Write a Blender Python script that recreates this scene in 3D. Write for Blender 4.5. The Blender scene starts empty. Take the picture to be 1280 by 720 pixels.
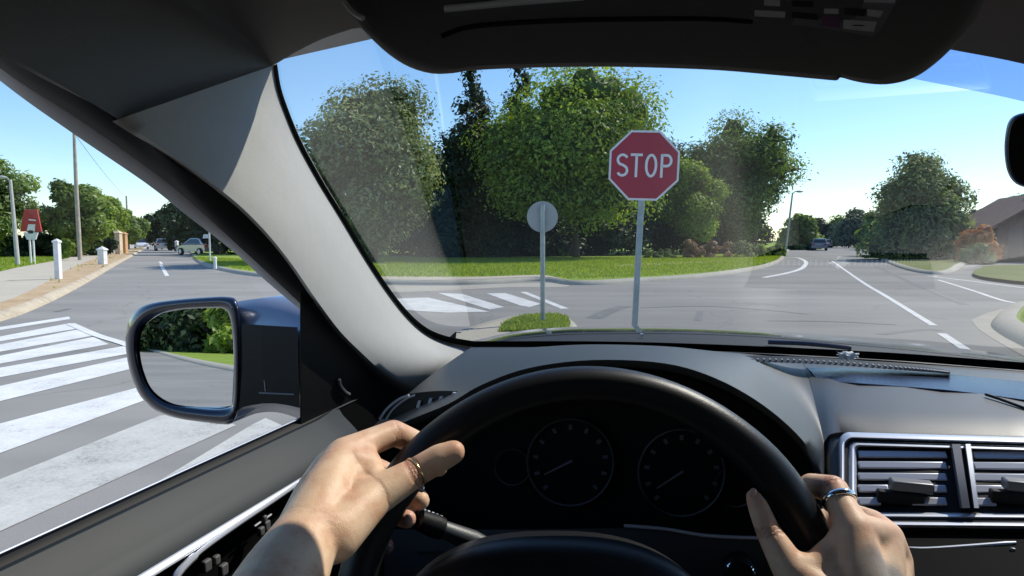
import bpy, bmesh, math, random
import numpy as np
from mathutils import Vector as V, Matrix
from mathutils.geometry import tessellate_polygon

random.seed(7)
SC = bpy.context.scene
COL = SC.collection
R = math.radians

# ------------------------------------------------------------------ camera
F = 800.0            # focal length in pixels of a 1280 px wide picture
H = 1.30             # eye height
PITCH = math.atan(60 / 800.0)
cp, sp = math.cos(PITCH), math.sin(PITCH)
EYE = V((0, 0, H))
cam_d = bpy.data.cameras.new('camera')
cam_d.sensor_width = 36.0
cam_d.lens = 36.0 * F / 1280
cam_d.clip_start = 0.02
cam_d.clip_end = 3000
cam = bpy.data.objects.new('camera', cam_d)
COL.objects.link(cam)
cam.location = EYE
cam.rotation_euler = (math.pi / 2 - PITCH, 0, 0)
SC.camera = cam

def ray(u, v):
    x = (u - 640) / F; y = (360 - v) / F
    return V((x, cp + y * sp, y * cp - sp))
def G(u, v, z=0.0):
    d = ray(u, v); return EYE + d * ((z - H) / d.z)
def D(u, Y, z=0.0):                      # ground point in direction u at distance Y
    return V(((u - 640) / F * Y / cp, Y, z))
def C(u, v, z):                          # camera depth z
    return EYE + ray(u, v) * z
TH = R(16.0)                             # the car points 16 degrees right of the view
EF = V((math.sin(TH), math.cos(TH), 0)); ER = V((math.cos(TH), -math.sin(TH), 0)); EZ = V((0, 0, 1))
def CP(xc, yc, z): return ER * xc + EF * yc + EZ * z
def K(u, v, yc):
    d = ray(u, v); return EYE + d * (yc / d.dot(EF))
def S(u, v, xc):
    d = ray(u, v); return EYE + d * (xc / d.dot(ER))
def plane_hit(u, v, p, n):
    d = ray(u, v); return EYE + d * ((p - EYE).dot(n) / d.dot(n))
WP = CP(0, 1.16, 1.115); WSL = 0.66      # windscreen: base point and slope
WN = (EF * WSL + EZ).normalized()
def W(u, v, off=0.0): return plane_hit(u, v, WP + WN * off, WN)
DN = (ER - EZ * 0.25).normalized()       # door glass plane leaning inwards
def PL(u, v, off=0.0): return plane_hit(u, v, CP(-0.50 - off, 0, 1.08), DN)

# ------------------------------------------------------------------ helpers
def cat(pts, n):
    """catmull-rom through tuples, n samples per span"""
    P = [np.array(p, float) for p in pts]
    P = [2 * P[0] - P[1]] + P + [2 * P[-1] - P[-2]]
    out = []
    for i in range(1, len(P) - 2):
        for k in range(n):
            t = k / n
            a, b, c, d = P[i - 1], P[i], P[i + 1], P[i + 2]
            out.append(0.5 * ((2 * b) + (-a + c) * t + (2 * a - 5 * b + 4 * c - d) * t * t + (-a + 3 * b - 3 * c + d) * t ** 3))
    out.append(P[-2])
    return [tuple(o) for o in out]
def catc(pts, n):
    P = [np.array(p, float) for p in pts]; m = len(P); out = []
    for i in range(m):
        a, b, c, d = P[i - 1], P[i], P[(i + 1) % m], P[(i + 2) % m]
        for k in range(n):
            t = k / n
            out.append(0.5 * ((2 * b) + (-a + c) * t + (2 * a - 5 * b + 4 * c - d) * t * t + (-a + 3 * b - 3 * c + d) * t ** 3))
    return [tuple(o) for o in out]

class MB:
    def __init__(s): s.v = []; s.f = []
    def add(s, vs, fs):
        o = len(s.v); s.v += [V(p) for p in vs]; s.f += [tuple(i + o for i in f) for f in fs]; return s
    def grid(s, rows, closed=False):
        n = len(rows[0]); vs = [p for r in rows for p in r]; fs = []
        for i in range(len(rows) - 1):
            for j in range(n if closed else n - 1):
                k = (j + 1) % n
                fs.append((i * n + j, i * n + k, (i + 1) * n + k, (i + 1) * n + j))
        return s.add(vs, fs)
    def box(s, c, sx, sy, sz, X=V((1, 0, 0)), Y=V((0, 1, 0)), Z=V((0, 0, 1))):
        c = V(c); X, Y, Z = V(X) * sx / 2, V(Y) * sy / 2, V(Z) * sz / 2
        vs = [c + X * a + Y * b + Z * d for a in (-1, 1) for b in (-1, 1) for d in (-1, 1)]
        return s.add(vs, [(0, 1, 3, 2), (4, 6, 7, 5), (0, 4, 5, 1), (2, 3, 7, 6), (0, 2, 6, 4), (1, 5, 7, 3)])
    def tube(s, path, rad, n=12, cap=True, ref=None):
        path = [V(p) for p in path]; m = len(path)
        if not hasattr(rad, '__len__'): rad = [rad] * m
        rows = []; nrm = None
        for i in range(m):
            t = (path[min(i + 1, m - 1)] - path[max(i - 1, 0)]).normalized()
            if nrm is None:
                a = V((0, 0, 1)) if abs(t.z) < 0.9 else V((1, 0, 0))
                nrm = t.cross(a).normalized()
            nrm = (nrm - t * nrm.dot(t)).normalized(); b = t.cross(nrm)
            rows.append([path[i] + (nrm * math.cos(q) + b * math.sin(q)) * rad[i] for q in [2 * math.pi * k / n for k in range(n)]])
        o = len(s.v); s.grid(rows, True)
        if cap:
            s.f.append(tuple(o + k for k in range(n))[::-1]); s.f.append(tuple(o + (m - 1) * n + k for k in range(n)))
        return s
    def poly(s, pts):
        pts = [V(p) for p in pts]
        tris = tessellate_polygon([pts])
        return s.add(pts, [tuple(t) for t in tris])
    def prism(s, pts, dv):
        """extrude a planar outline by vector dv"""
        pts = [V(p) for p in pts]; n = len(pts)
        tr = [tuple(t) for t in tessellate_polygon([pts])]
        s.add(pts + [p + dv for p in pts], [t for t in tr] + [tuple(i + n for i in t)[::-1] for t in tr] +
              [(i, (i + 1) % n, (i + 1) % n + n, i + n) for i in range(n)])
        return s
    def ball(s, c, r, nu=12, nv=8):
        c = V(c); rx = r if hasattr(r, '__len__') else (r, r, r)
        rows = []
        for i in range(nv + 1):
            a = math.pi * i / nv
            rows.append([c + V((math.sin(a) * math.cos(2 * math.pi * k / nu) * rx[0], math.sin(a) * math.sin(2 * math.pi * k / nu) * rx[1], math.cos(a) * rx[2])) for k in range(nu)])
        return s.grid(rows, True)

def setp(o, label=None, cat_=None, group=None, kind=None):
    if label: o['label'] = label
    if cat_: o['category'] = cat_
    if group: o['group'] = group
    if kind: o['kind'] = kind
    return o
def mesh_obj(name, vs, fs, mat, parent=None, base=None, smooth=True, bevel=0, solid=0, weld=True, label=None, auto=35):
    """world coordinates in; stored relative to the thing's base"""
    off = V(parent['_base']) if parent is not None else (V(base) if base is not None else V((0, 0, 0)))
    me = bpy.data.meshes.new(name)
    me.from_pydata([tuple(V(p) - off) for p in vs], [], [tuple(f) for f in fs])
    bm = bmesh.new(); bm.from_mesh(me)
    if weld: bmesh.ops.remove_doubles(bm, verts=bm.verts, dist=1e-5)
    bmesh.ops.recalc_face_normals(bm, faces=bm.faces)
    bm.to_mesh(me); bm.free()
    o = bpy.data.objects.new(name, me); COL.objects.link(o)
    if mat is not None: me.materials.append(mat)
    if smooth:
        me.polygons.foreach_set('use_smooth', [True] * len(me.polygons))
        me.set_sharp_from_angle(angle=R(auto))
    if solid:
        m = o.modifiers.new('thick', 'SOLIDIFY'); m.thickness = solid; m.offset = 0
    if bevel:
        m = o.modifiers.new('bevel', 'BEVEL'); m.width = bevel; m.segments = 3; m.limit_method = 'ANGLE'; m.angle_limit = R(40)
    if parent is not None:
        o.parent = parent; o['_base'] = tuple(off)
    else:
        o.location = off; o['_base'] = tuple(off)
    if label: o['label'] = label
    return o
def part(name, mb, mat, parent, **k): return mesh_obj(name, mb.v, mb.f, mat, parent, **k)
def empty(name, base, label, cat_, group=None):
    o = bpy.data.objects.new(name, None); COL.objects.link(o); o.location = V(base); o['_base'] = tuple(V(base))
    o.empty_display_size = 0.1
    return setp(o, label, cat_, group)

# ------------------------------------------------------------------ materials
def new_mat(name):
    m = bpy.data.materials.new(name); m.use_nodes = True; nt = m.node_tree
    return m, nt, nt.nodes['Principled BSDF'], nt.nodes['Material Output']
def N(nt, t, **k):
    n = nt.nodes.new(t)
    for a, b in k.items():
        if a in n.inputs: n.inputs[a].default_value = b
        else: setattr(n, a, b)
    return n
def ramp(nt, fac, stops):
    r = nt.nodes.new('ShaderNodeValToRGB'); cr = r.color_ramp
    while len(cr.elements) < len(stops): cr.elements.new(0.5)
    for e, (p, c) in zip(cr.elements, stops):
        e.position = p; e.color = (*c, 1) if len(c) == 3 else c
    nt.links.new(fac, r.inputs['Fac']); return r
def simple(name, col, rough=0.5, metal=0.0, spec=0.5, bump=0.0, bscale=400, var=0.0, vscale=8, coat=0.0):
    m, nt, b, out = new_mat(name)
    b.inputs['Base Color'].default_value = (*col, 1); b.inputs['Roughness'].default_value = rough
    b.inputs['Metallic'].default_value = metal; b.inputs['Specular IOR Level'].default_value = spec
    b.inputs['Coat Weight'].default_value = coat; b.inputs['Coat Roughness'].default_value = 0.05
    tc = N(nt, 'ShaderNodeTexCoord')
    if bump:
        n = N(nt, 'ShaderNodeTexNoise', Scale=bscale, Detail=3.0); nt.links.new(tc.outputs['Object'], n.inputs['Vector'])
        bp = N(nt, 'ShaderNodeBump', Strength=bump, Distance=0.002)
        nt.links.new(n.outputs['Fac'], bp.inputs['Height']); nt.links.new(bp.outputs['Normal'], b.inputs['Normal'])
    if var:
        n = N(nt, 'ShaderNodeTexNoise', Scale=vscale, Detail=4.0); nt.links.new(tc.outputs['Object'], n.inputs['Vector'])
        lo = tuple(c * (1 - var) for c in col); hi = tuple(min(1, c * (1 + var)) for c in col)
        r = ramp(nt, n.outputs['Fac'], [(0.3, lo), (0.7, hi)]); nt.links.new(r.outputs['Color'], b.inputs['Base Color'])
    return m
M = {}
M['dash'] = simple('dash_plastic', (0.032, 0.037, 0.039), 0.47, spec=0.85, bump=0.10, bscale=900, var=0.06, vscale=7)
M['dash_black'] = simple('black_plastic', (0.006, 0.006, 0.0065), 0.55, spec=0.2, bump=0.15, bscale=700)
M['leather'] = simple('wheel_leather', (0.010, 0.010, 0.011), 0.42, spec=0.4, bump=0.12, bscale=900)
M['rubber'] = simple('black_rubber', (0.006, 0.006, 0.006), 0.6, spec=0.25)
M['pillar'] = simple('pillar_trim', (0.445, 0.443, 0.425), 0.8, spec=0.2, bump=0.30, bscale=1200, var=0.02, vscale=60)
M['liner'] = simple('headliner_cloth', (0.27, 0.26, 0.25), 0.95, spec=0.1, bump=0.6, bscale=1500)
M['visor'] = simple('visor_vinyl', (0.19, 0.185, 0.18), 0.8, spec=0.2, bump=0.3, bscale=900)
M['visor_highlight'] = simple('visor_lit_ridge', (0.8, 0.79, 0.77), 0.7, spec=0.2)  # pale colour stands for the highlight along ridge and clip
M['door_pad'] = simple('door_pad_vinyl', (0.020, 0.025, 0.028), 0.55, spec=0.3, bump=0.06, bscale=900, var=0.05, vscale=6)
M['silver'] = simple('silver_trim', (0.66, 0.68, 0.74), 0.40, metal=0.6)
M['slat'] = simple('vent_slat', (0.58, 0.60, 0.66), 0.4, metal=0.5)
M['chrome'] = simple('chrome', (0.75, 0.76, 0.78), 0.12, metal=1.0)
M['paint_blue'] = simple('dark_blue_paint', (0.007, 0.009, 0.028), 0.28, metal=0.4, coat=1.0)
M['hood'] = simple('hood_paint', (0.05, 0.06, 0.085), 0.30, metal=0.3, coat=1.0)
M['arm'] = simple('arm_sky_sheen', (0.26, 0.28, 0.34), 0.30, metal=0.4, coat=1.0)  # lighter than the body paint: reflected sky put into the colour
M['mirror'] = simple('mirror_glass', (0.86, 0.88, 0.88), 0.0, metal=1.0)
M['gauge_line'] = simple('gauge_ring', (0.20, 0.20, 0.21), 0.4, metal=0.3)
M['gauge_mark'] = simple('gauge_mark', (0.09, 0.09, 0.095), 0.6)
M['label_grey'] = simple('label_grey', (0.85, 0.83, 0.85), 0.7)
M['label_dark'] = simple('label_dark', (0.055, 0.045, 0.055), 0.7)
M['label_pink'] = simple('label_purple', (0.26, 0.13, 0.25), 0.7)
M['airbag'] = simple('airbag_cover', (0.030, 0.040, 0.075), 0.22, spec=0.6, bump=0.12, bscale=900)  # blue of the base colour carries the sky reflected in the smooth cover
M['cloth'] = simple('seat_cloth', (0.03, 0.03, 0.032), 0.9)
M['shirt'] = simple('shirt_cotton', (0.05, 0.055, 0.07), 0.9)
M['gold'] = simple('gold', (0.85, 0.60, 0.28), 0.22, metal=1.0)
M['gem'] = simple('clear_stone', (0.9, 0.9, 0.92), 0.05, metal=0.9)
M['paper'] = simple('white_paper', (0.85, 0.85, 0.83), 0.8)
M['steel'] = simple('galvanised_steel', (0.36, 0.41, 0.42), 0.42, metal=0.55, var=0.15, vscale=10, bump=0.1, bscale=120)
M['sign_back'] = simple('sign_back', (0.40, 0.42, 0.42), 0.6, metal=0.2, var=0.07, vscale=5)
M['sign_red'] = simple('sign_red', (0.40, 0.009, 0.040), 0.42, var=0.08, vscale=3)
M['sign_white'] = simple('sign_white', (0.82, 0.82, 0.84), 0.45)
M['white'] = simple('white_paint', (0.78, 0.78, 0.76), 0.55, var=0.1, vscale=6)
M['pole_wood'] = simple('weathered_pole', (0.42, 0.37, 0.31), 0.85, bump=0.5, bscale=30, var=0.2, vscale=5)
M['concrete_post'] = simple('concrete_post', (0.50, 0.49, 0.46), 0.85, var=0.12, vscale=4)
M['red_panel'] = simple('red_panel', (0.46, 0.045, 0.04), 0.6, var=0.12, vscale=3)
M['brick'] = simple('gate_brick', (0.60, 0.34, 0.17), 0.9, var=0.2, vscale=6)
M['brick_pale'] = simple('pale_brick', (0.78, 0.62, 0.42), 0.9, var=0.15, vscale=6)
M['tyre'] = simple('tyre', (0.02, 0.02, 0.02), 0.8)
M['carglass'] = simple('car_window', (0.015, 0.018, 0.02), 0.05, spec=0.8)
M['car_white'] = simple('car_white', (0.70, 0.71, 0.72), 0.25, coat=1.0)
M['car_dark'] = simple('car_dark', (0.02, 0.025, 0.035), 0.25, coat=1.0)
M['car_silver'] = simple('car_silver', (0.45, 0.46, 0.48), 0.3, metal=0.6, coat=1.0)
M['car_bluegrey'] = simple('car_bluegrey', (0.16, 0.19, 0.24), 0.25, coat=1.0)
M['lamp_lens'] = simple('lamp_lens', (0.8, 0.8, 0.78), 0.15)
M['lamp_red'] = simple('tail_lamp', (0.4, 0.01, 0.01), 0.2)
M['bark'] = simple('bark', (0.09, 0.065, 0.045), 0.95, bump=0.8, bscale=12, var=0.3, vscale=5)
M['roof_tile'] = simple('roof_tile', (0.11, 0.068, 0.055), 0.85, bump=0.6, bscale=14, var=0.2, vscale=4)
M['wall_brown'] = simple('brown_brick_wall', (0.10, 0.062, 0.050), 0.9, bump=0.4, bscale=20, var=0.2, vscale=6)

def skin_mat():
    m, nt, b, out = new_mat('skin')
    tc = N(nt, 'ShaderNodeTexCoord')
    n = N(nt, 'ShaderNodeTexNoise', Scale=38.0, Detail=6.0, Roughness=0.65); nt.links.new(tc.outputs['Object'], n.inputs['Vector'])
    r = ramp(nt, n.outputs['Fac'], [(0.34, (0.64, 0.35, 0.215)), (0.50, (0.78, 0.52, 0.335)), (0.68, (0.85, 0.62, 0.42))])
    rd = N(nt, 'ShaderNodeAttribute', attribute_name='red'); ck = N(nt, 'ShaderNodeAttribute', attribute_name='crease')
    m1 = N(nt, 'ShaderNodeMix'); m1.data_type = 'RGBA'; m1.inputs[7].default_value = (0.62, 0.27, 0.19, 1); nt.links.new(rd.outputs['Fac'], m1.inputs[0]); nt.links.new(r.outputs['Color'], m1.inputs[6])
    m2 = N(nt, 'ShaderNodeMix'); m2.data_type = 'RGBA'; m2.inputs[7].default_value = (0.36, 0.15, 0.10, 1); nt.links.new(ck.outputs['Fac'], m2.inputs[0]); nt.links.new(m1.outputs[2], m2.inputs[6])
    nt.links.new(m2.outputs[2], b.inputs['Base Color'])
    b.inputs['Roughness'].default_value = 0.48; b.inputs['Specular IOR Level'].default_value = 0.35
    b.inputs['Subsurface Weight'].default_value = 0.2; b.inputs['Subsurface Radius'].default_value = (0.010, 0.004, 0.002)
    b.inputs['Subsurface Scale'].default_value = 0.6
    n2 = N(nt, 'ShaderNodeTexVoronoi', Scale=1100.0); nt.links.new(tc.outputs['Object'], n2.inputs['Vector'])
    n3 = N(nt, 'ShaderNodeTexNoise', Scale=260.0, Detail=5.0); nt.links.new(tc.outputs['Object'], n3.inputs['Vector'])
    ad = N(nt, 'ShaderNodeMath', operation='ADD'); nt.links.new(n2.outputs['Distance'], ad.inputs[0]); nt.links.new(n3.outputs['Fac'], ad.inputs[1])
    bp = N(nt, 'ShaderNodeBump', Strength=0.16, Distance=0.0008); nt.links.new(ad.outputs[0], bp.inputs['Height'])
    b2 = N(nt, 'ShaderNodeBump', Strength=0.9, Distance=0.0012); b2.invert = True; nt.links.new(ck.outputs['Fac'], b2.inputs['Height']); nt.links.new(bp.outputs['Normal'], b2.inputs['Normal'])
    nt.links.new(b2.outputs['Normal'], b.inputs['Normal'])
    return m
M['skin'] = skin_mat()
M['nail'] = simple('nail', (0.68, 0.40, 0.34), 0.25)

def glass_mat(name, tint, gain):
    m, nt, b, out = new_mat(name); nt.nodes.remove(b)
    tr = N(nt, 'ShaderNodeBsdfTransparent'); tr.inputs[0].default_value = (*tint, 1)
    gl = N(nt, 'ShaderNodeBsdfGlossy'); gl.inputs['Roughness'].default_value = 0.0
    lw = N(nt, 'ShaderNodeLayerWeight', Blend=0.5)
    pw = N(nt, 'ShaderNodeMath', operation='POWER'); pw.inputs[1].default_value = 5.0; nt.links.new(lw.outputs['Facing'], pw.inputs[0])
    mu = N(nt, 'ShaderNodeMath', operation='MULTIPLY_ADD'); mu.inputs[1].default_value = 0.96 * gain; mu.inputs[2].default_value = 0.04 * gain; mu.use_clamp = True
    nt.links.new(pw.outputs[0], mu.inputs[0])
    mx = N(nt, 'ShaderNodeMixShader'); nt.links.new(mu.outputs[0], mx.inputs[0]); nt.links.new(tr.outputs[0], mx.inputs[1]); nt.links.new(gl.outputs[0], mx.inputs[2])
    nt.links.new(mx.outputs[0], out.inputs['Surface'])
    return m
M['windscreen'] = glass_mat('windscreen_glass', (0.92, 0.93, 0.91), 2.9)
M['side_glass'] = glass_mat('side_glass', (0.97, 0.98, 0.97), 0.5)
M['shade_band'] = glass_mat('shade_band', (0.42, 0.53, 0.75), 0.5)

def leaf_mat(name, dark, light, trans=0.45):
    m, nt, b, out = new_mat(name); nt.nodes.remove(b)
    at = N(nt, 'ShaderNodeAttribute', attribute_name='tint')
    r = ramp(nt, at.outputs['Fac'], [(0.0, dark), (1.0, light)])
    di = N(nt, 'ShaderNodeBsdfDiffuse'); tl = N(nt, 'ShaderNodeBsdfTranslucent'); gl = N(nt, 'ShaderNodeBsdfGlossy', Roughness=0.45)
    gl.inputs[0].default_value = (0.5, 0.5, 0.5, 1)
    hs = N(nt, 'ShaderNodeHueSaturation', Saturation=1.15, Value=1.3); hs.inputs['Hue'].default_value = 0.485
    nt.links.new(r.outputs[0], di.inputs[0]); nt.links.new(r.outputs[0], hs.inputs['Color']); nt.links.new(hs.outputs[0], tl.inputs[0])
    mx = N(nt, 'ShaderNodeMixShader'); mx.inputs[0].default_value = trans
    nt.links.new(di.outputs[0], mx.inputs[1]); nt.links.new(tl.outputs[0], mx.inputs[2])
    m2 = N(nt, 'ShaderNodeMixShader'); m2.inputs[0].default_value = 0.05
    nt.links.new(mx.outputs[0], m2.inputs[1]); nt.links.new(gl.outputs[0], m2.inputs[2])
    nt.links.new(m2.outputs[0], out.inputs['Surface'])
    return m
M['leaf_mid'] = leaf_mat('leaves_mid', (0.045, 0.085, 0.02), (0.25, 0.36, 0.085))
M['leaf_bright'] = leaf_mat('leaves_bright', (0.055, 0.11, 0.016), (0.36, 0.49, 0.085), 0.42)
M['leaf_olive'] = leaf_mat('leaves_olive', (0.075, 0.105, 0.042), (0.32, 0.39, 0.17))
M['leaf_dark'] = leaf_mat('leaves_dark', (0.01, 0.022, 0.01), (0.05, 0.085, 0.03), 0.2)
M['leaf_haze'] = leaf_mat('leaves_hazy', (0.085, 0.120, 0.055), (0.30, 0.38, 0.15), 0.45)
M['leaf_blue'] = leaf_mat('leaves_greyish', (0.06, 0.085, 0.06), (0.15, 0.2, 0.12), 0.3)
M['leaf_rust'] = leaf_mat('leaves_rust', (0.16, 0.11, 0.06), (0.48, 0.32, 0.18), 0.3)
M['leaf_orange'] = leaf_mat('leaves_orange', (0.36, 0.17, 0.06), (0.70, 0.40, 0.16), 0.3)
M['grass_blade'] = leaf_mat('grass_blades', (0.15, 0.23, 0.028), (0.40, 0.50, 0.09), 0.45)

def ground_mat(name, stops, scale, fine=40, bump=0.4, rough=0.95, spec=0.15):
    m, nt, b, out = new_mat(name); g = N(nt, 'ShaderNodeNewGeometry')
    n = N(nt, 'ShaderNodeTexNoise', Scale=scale, Detail=8.0, Roughness=0.65); nt.links.new(g.outputs['Position'], n.inputs['Vector'])
    n2 = N(nt, 'ShaderNodeTexNoise', Scale=fine, Detail=5.0, Roughness=0.7); nt.links.new(g.outputs['Position'], n2.inputs['Vector'])
    mx = N(nt, 'ShaderNodeMix'); mx.data_type = 'FLOAT'; mx.inputs[0].default_value = 0.45
    nt.links.new(n.outputs['Fac'], mx.inputs[2]); nt.links.new(n2.outputs['Fac'], mx.inputs[3])
    r = ramp(nt, mx.outputs[0], stops); nt.links.new(r.outputs[0], b.inputs['Base Color'])
    b.inputs['Roughness'].default_value = rough; b.inputs['Specular IOR Level'].default_value = spec
    bp = N(nt, 'ShaderNodeBump', Strength=bump, Distance=0.02); nt.links.new(n2.outputs['Fac'], bp.inputs['Height']); nt.links.new(bp.outputs['Normal'], b.inputs['Normal'])
    return m
M['grass'] = ground_mat('grass_sheet', [(0.3, (0.13, 0.20, 0.028)), (0.5, (0.24, 0.33, 0.05)), (0.68, (0.35, 0.41, 0.10))], 0.5, 25)
M['terrain'] = ground_mat('terrain', [(0.3, (0.07, 0.10, 0.035)), (0.7, (0.14, 0.16, 0.06))], 0.1, 3)
M['concrete'] = ground_mat('pavement_concrete', [(0.3, (0.42, 0.37, 0.29)), (0.55, (0.52, 0.47, 0.38)), (0.75, (0.58, 0.53, 0.44))], 0.6, 18, 0.25)
M['kerb'] = ground_mat('kerb_concrete', [(0.3, (0.36, 0.33, 0.27)), (0.7, (0.52, 0.49, 0.42))], 1.2, 20, 0.25)
M['dirt'] = ground_mat('dirt', [(0.3, (0.34, 0.22, 0.12)), (0.5, (0.50, 0.36, 0.22)), (0.7, (0.62, 0.49, 0.33))], 0.9, 9, 0.6)

M['sand'] = ground_mat('sandy_edge', [(0.3, (0.26, 0.22, 0.17)), (0.5, (0.46, 0.39, 0.29)), (0.7, (0.58, 0.52, 0.42))], 1.6, 12, 0.6)
M['dull'] = ground_mat('dry_grass', [(0.3, (0.13, 0.16, 0.05)), (0.55, (0.20, 0.22, 0.08)), (0.75, (0.28, 0.27, 0.12))], 0.6, 14)
def asphalt_mat(name='asphalt', base=0.28):
    m, nt, b, out = new_mat(name); g = N(nt, 'ShaderNodeNewGeometry'); L = nt.links.new
    big = N(nt, 'ShaderNodeTexNoise', Scale=0.22, Detail=5.0); L(g.outputs['Position'], big.inputs['Vector'])
    mp = N(nt, 'ShaderNodeMapping'); mp.inputs['Rotation'].default_value = (0, 0, R(-75)); mp.inputs['Scale'].default_value = (0.35, 3.2, 1)
    L(g.outputs['Position'], mp.inputs['Vector'])
    st = N(nt, 'ShaderNodeTexNoise', Scale=0.35, Detail=4.0); L(mp.outputs[0], st.inputs['Vector'])
    fine = N(nt, 'ShaderNodeTexNoise', Scale=110.0, Detail=3.0, Roughness=0.8); L(g.outputs['Position'], fine.inputs['Vector'])
    a1 = N(nt, 'ShaderNodeMath', operation='ADD'); L(big.outputs['Fac'], a1.inputs[0]); L(st.outputs['Fac'], a1.inputs[1])
    s1 = N(nt, 'ShaderNodeMath', operation='MULTIPLY'); s1.inputs[1].default_value = 0.36; L(a1.outputs[0], s1.inputs[0])
    f1 = N(nt, 'ShaderNodeMath', operation='MULTIPLY_ADD'); f1.inputs[1].default_value = 0.28; L(fine.outputs['Fac'], f1.inputs[0]); L(s1.outputs[0], f1.inputs[2])
    r = ramp(nt, f1.outputs[0], [(0.32, (base * .66, base * .635, base * .585)), (0.5, (base, base * .955, base * .875)), (0.68, (base * 1.36, base * 1.29, base * 1.17))])
    # cracks
    vd = N(nt, 'ShaderNodeTexNoise', Scale=1.3, Detail=4.0); L(g.outputs['Position'], vd.inputs['Vector'])
    vm = N(nt, 'ShaderNodeVectorMath', operation='MULTIPLY_ADD'); vm.inputs[1].default_value = (0.9, 0.9, 0.9); L(vd.outputs['Color'], vm.inputs[0]); L(g.outputs['Position'], vm.inputs[2])
    vo = N(nt, 'ShaderNodeTexVoronoi', Scale=0.22); vo.feature = 'DISTANCE_TO_EDGE'; L(vm.outputs[0], vo.inputs['Vector'])
    cr = ramp(nt, vo.outputs['Distance'], [(0.0, (0.72, 0.72, 0.72)), (0.006, (1, 1, 1))])
    mx = N(nt, 'ShaderNodeMix'); mx.data_type = 'RGBA'; mx.blend_type = 'MULTIPLY'; mx.inputs[0].default_value = 0.8
    L(r.outputs[0], mx.inputs[6]); L(cr.outputs[0], mx.inputs[7]); L(mx.outputs[2], b.inputs['Base Color'])
    b.inputs['Roughness'].default_value = 0.85; b.inputs['Specular IOR Level'].default_value = 0.25
    bp = N(nt, 'ShaderNodeBump', Strength=0.35, Distance=0.004); L(fine.outputs['Fac'], bp.inputs['Height']); L(bp.outputs['Normal'], b.inputs['Normal'])
    return m
M['asphalt'] = asphalt_mat()
def marking_mat(name, wear, col=(0.74, 0.73, 0.70)):
    m, nt, b, out = new_mat(name); g = N(nt, 'ShaderNodeNewGeometry'); L = nt.links.new
    n = N(nt, 'ShaderNodeTexNoise', Scale=2.2, Detail=9.0, Roughness=0.75); L(g.outputs['Position'], n.inputs['Vector'])
    n2 = N(nt, 'ShaderNodeTexNoise', Scale=45.0, Detail=4.0, Roughness=0.8); L(g.outputs['Position'], n2.inputs['Vector'])
    mx = N(nt, 'ShaderNodeMix'); mx.data_type = 'FLOAT'; mx.inputs[0].default_value = 0.4; L(n.outputs['Fac'], mx.inputs[2]); L(n2.outputs['Fac'], mx.inputs[3])
    w0 = 0.30 + wear * 0.25
    r = ramp(nt, mx.outputs[0], [(w0, (0.17, 0.165, 0.155)), (w0 + 0.13, (col[0] * .8, col[1] * .8, col[2] * .79)), (w0 + 0.28, col)])
    L(r.outputs[0], b.inputs['Base Color']); b.inputs['Roughness'].default_value = 0.7
    return m
M['mark'] = marking_mat('road_paint', 0.05, (0.80, 0.79, 0.76))
M['mark_worn'] = marking_mat('road_paint_worn', 0.12, (0.60, 0.58, 0.53))
M['mark_faint'] = marking_mat('road_paint_faint', 0.9, (0.40, 0.40, 0.38))

# ------------------------------------------------------------------ sky, sun
SUN_AZ, SUN_EL = R(58), R(45)            # azimuth clockwise from the viewing direction (+Y)
w = bpy.data.worlds.new('World'); SC.world = w; w.use_nodes = True
nt = w.node_tree; bg = nt.nodes['Background']
sky = nt.nodes.new('ShaderNodeTexSky'); sky.sky_type = 'NISHITA'; sky.sun_disc = False
sky.sun_elevation = SUN_EL; sky.sun_rotation = SUN_AZ; sky.air_density = 1.0; sky.dust_density = 0.15; sky.ozone_density = 2.2
hsv = N(nt, 'ShaderNodeHueSaturation', Saturation=1.12, Value=1.30); nt.links.new(sky.outputs[0], hsv.inputs['Color'])
tn = nt.nodes.new('ShaderNodeMix'); tn.data_type = 'RGBA'; tn.blend_type = 'MULTIPLY'; tn.inputs[0].default_value = 1.0; tn.inputs[7].default_value = (0.93, 1.0, 1.06, 1)
nt.links.new(hsv.outputs[0], tn.inputs[6]); nt.links.new(tn.outputs[2], bg.inputs['Color']); bg.inputs['Strength'].default_value = 0.15
sd = bpy.data.lights.new('sun', 'SUN'); sd.energy = 5.0; sd.angle = R(0.5); sd.color = (1.0, 0.94, 0.84)
so = bpy.data.objects.new('sun', sd); COL.objects.link(so)
sdir = V((math.sin(SUN_AZ) * math.cos(SUN_EL), math.cos(SUN_AZ) * math.cos(SUN_EL), math.sin(SUN_EL)))
so.rotation_euler = (-sdir).to_track_quat('-Z', 'Y').to_euler(); so.location = (20, 10, 30)
SC.view_settings.view_transform = 'Standard'; SC.view_settings.look = 'None'; SC.view_settings.exposure = 0
SC.cycles.use_denoising = True; SC.cycles.max_bounces = 8; SC.cycles.transparent_max_bounces = 16
SC.cycles.diffuse_bounces = 4; SC.cycles.caustics_reflective = False; SC.cycles.sample_clamp_indirect = 6

# ================================================================== OUTDOORS
def struct(name, mb, mat, **k):
    o = mesh_obj(name, mb.v, mb.f, mat, **k); o['kind'] = 'structure'; return o
MBs = MB(); MBs.poly([(-1500, -1500, -0.06), (1500, -1500, -0.06), (1500, 1500, -0.06), (-1500, 1500, -0.06)])
struct('ground', MBs, M['terrain'])
MBs = MB(); MBs.poly([(-160, -60, 0), (160, -60, 0), (160, 230, 0), (-160, 230, 0)])
struct('road', MBs, M['asphalt'])

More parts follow.
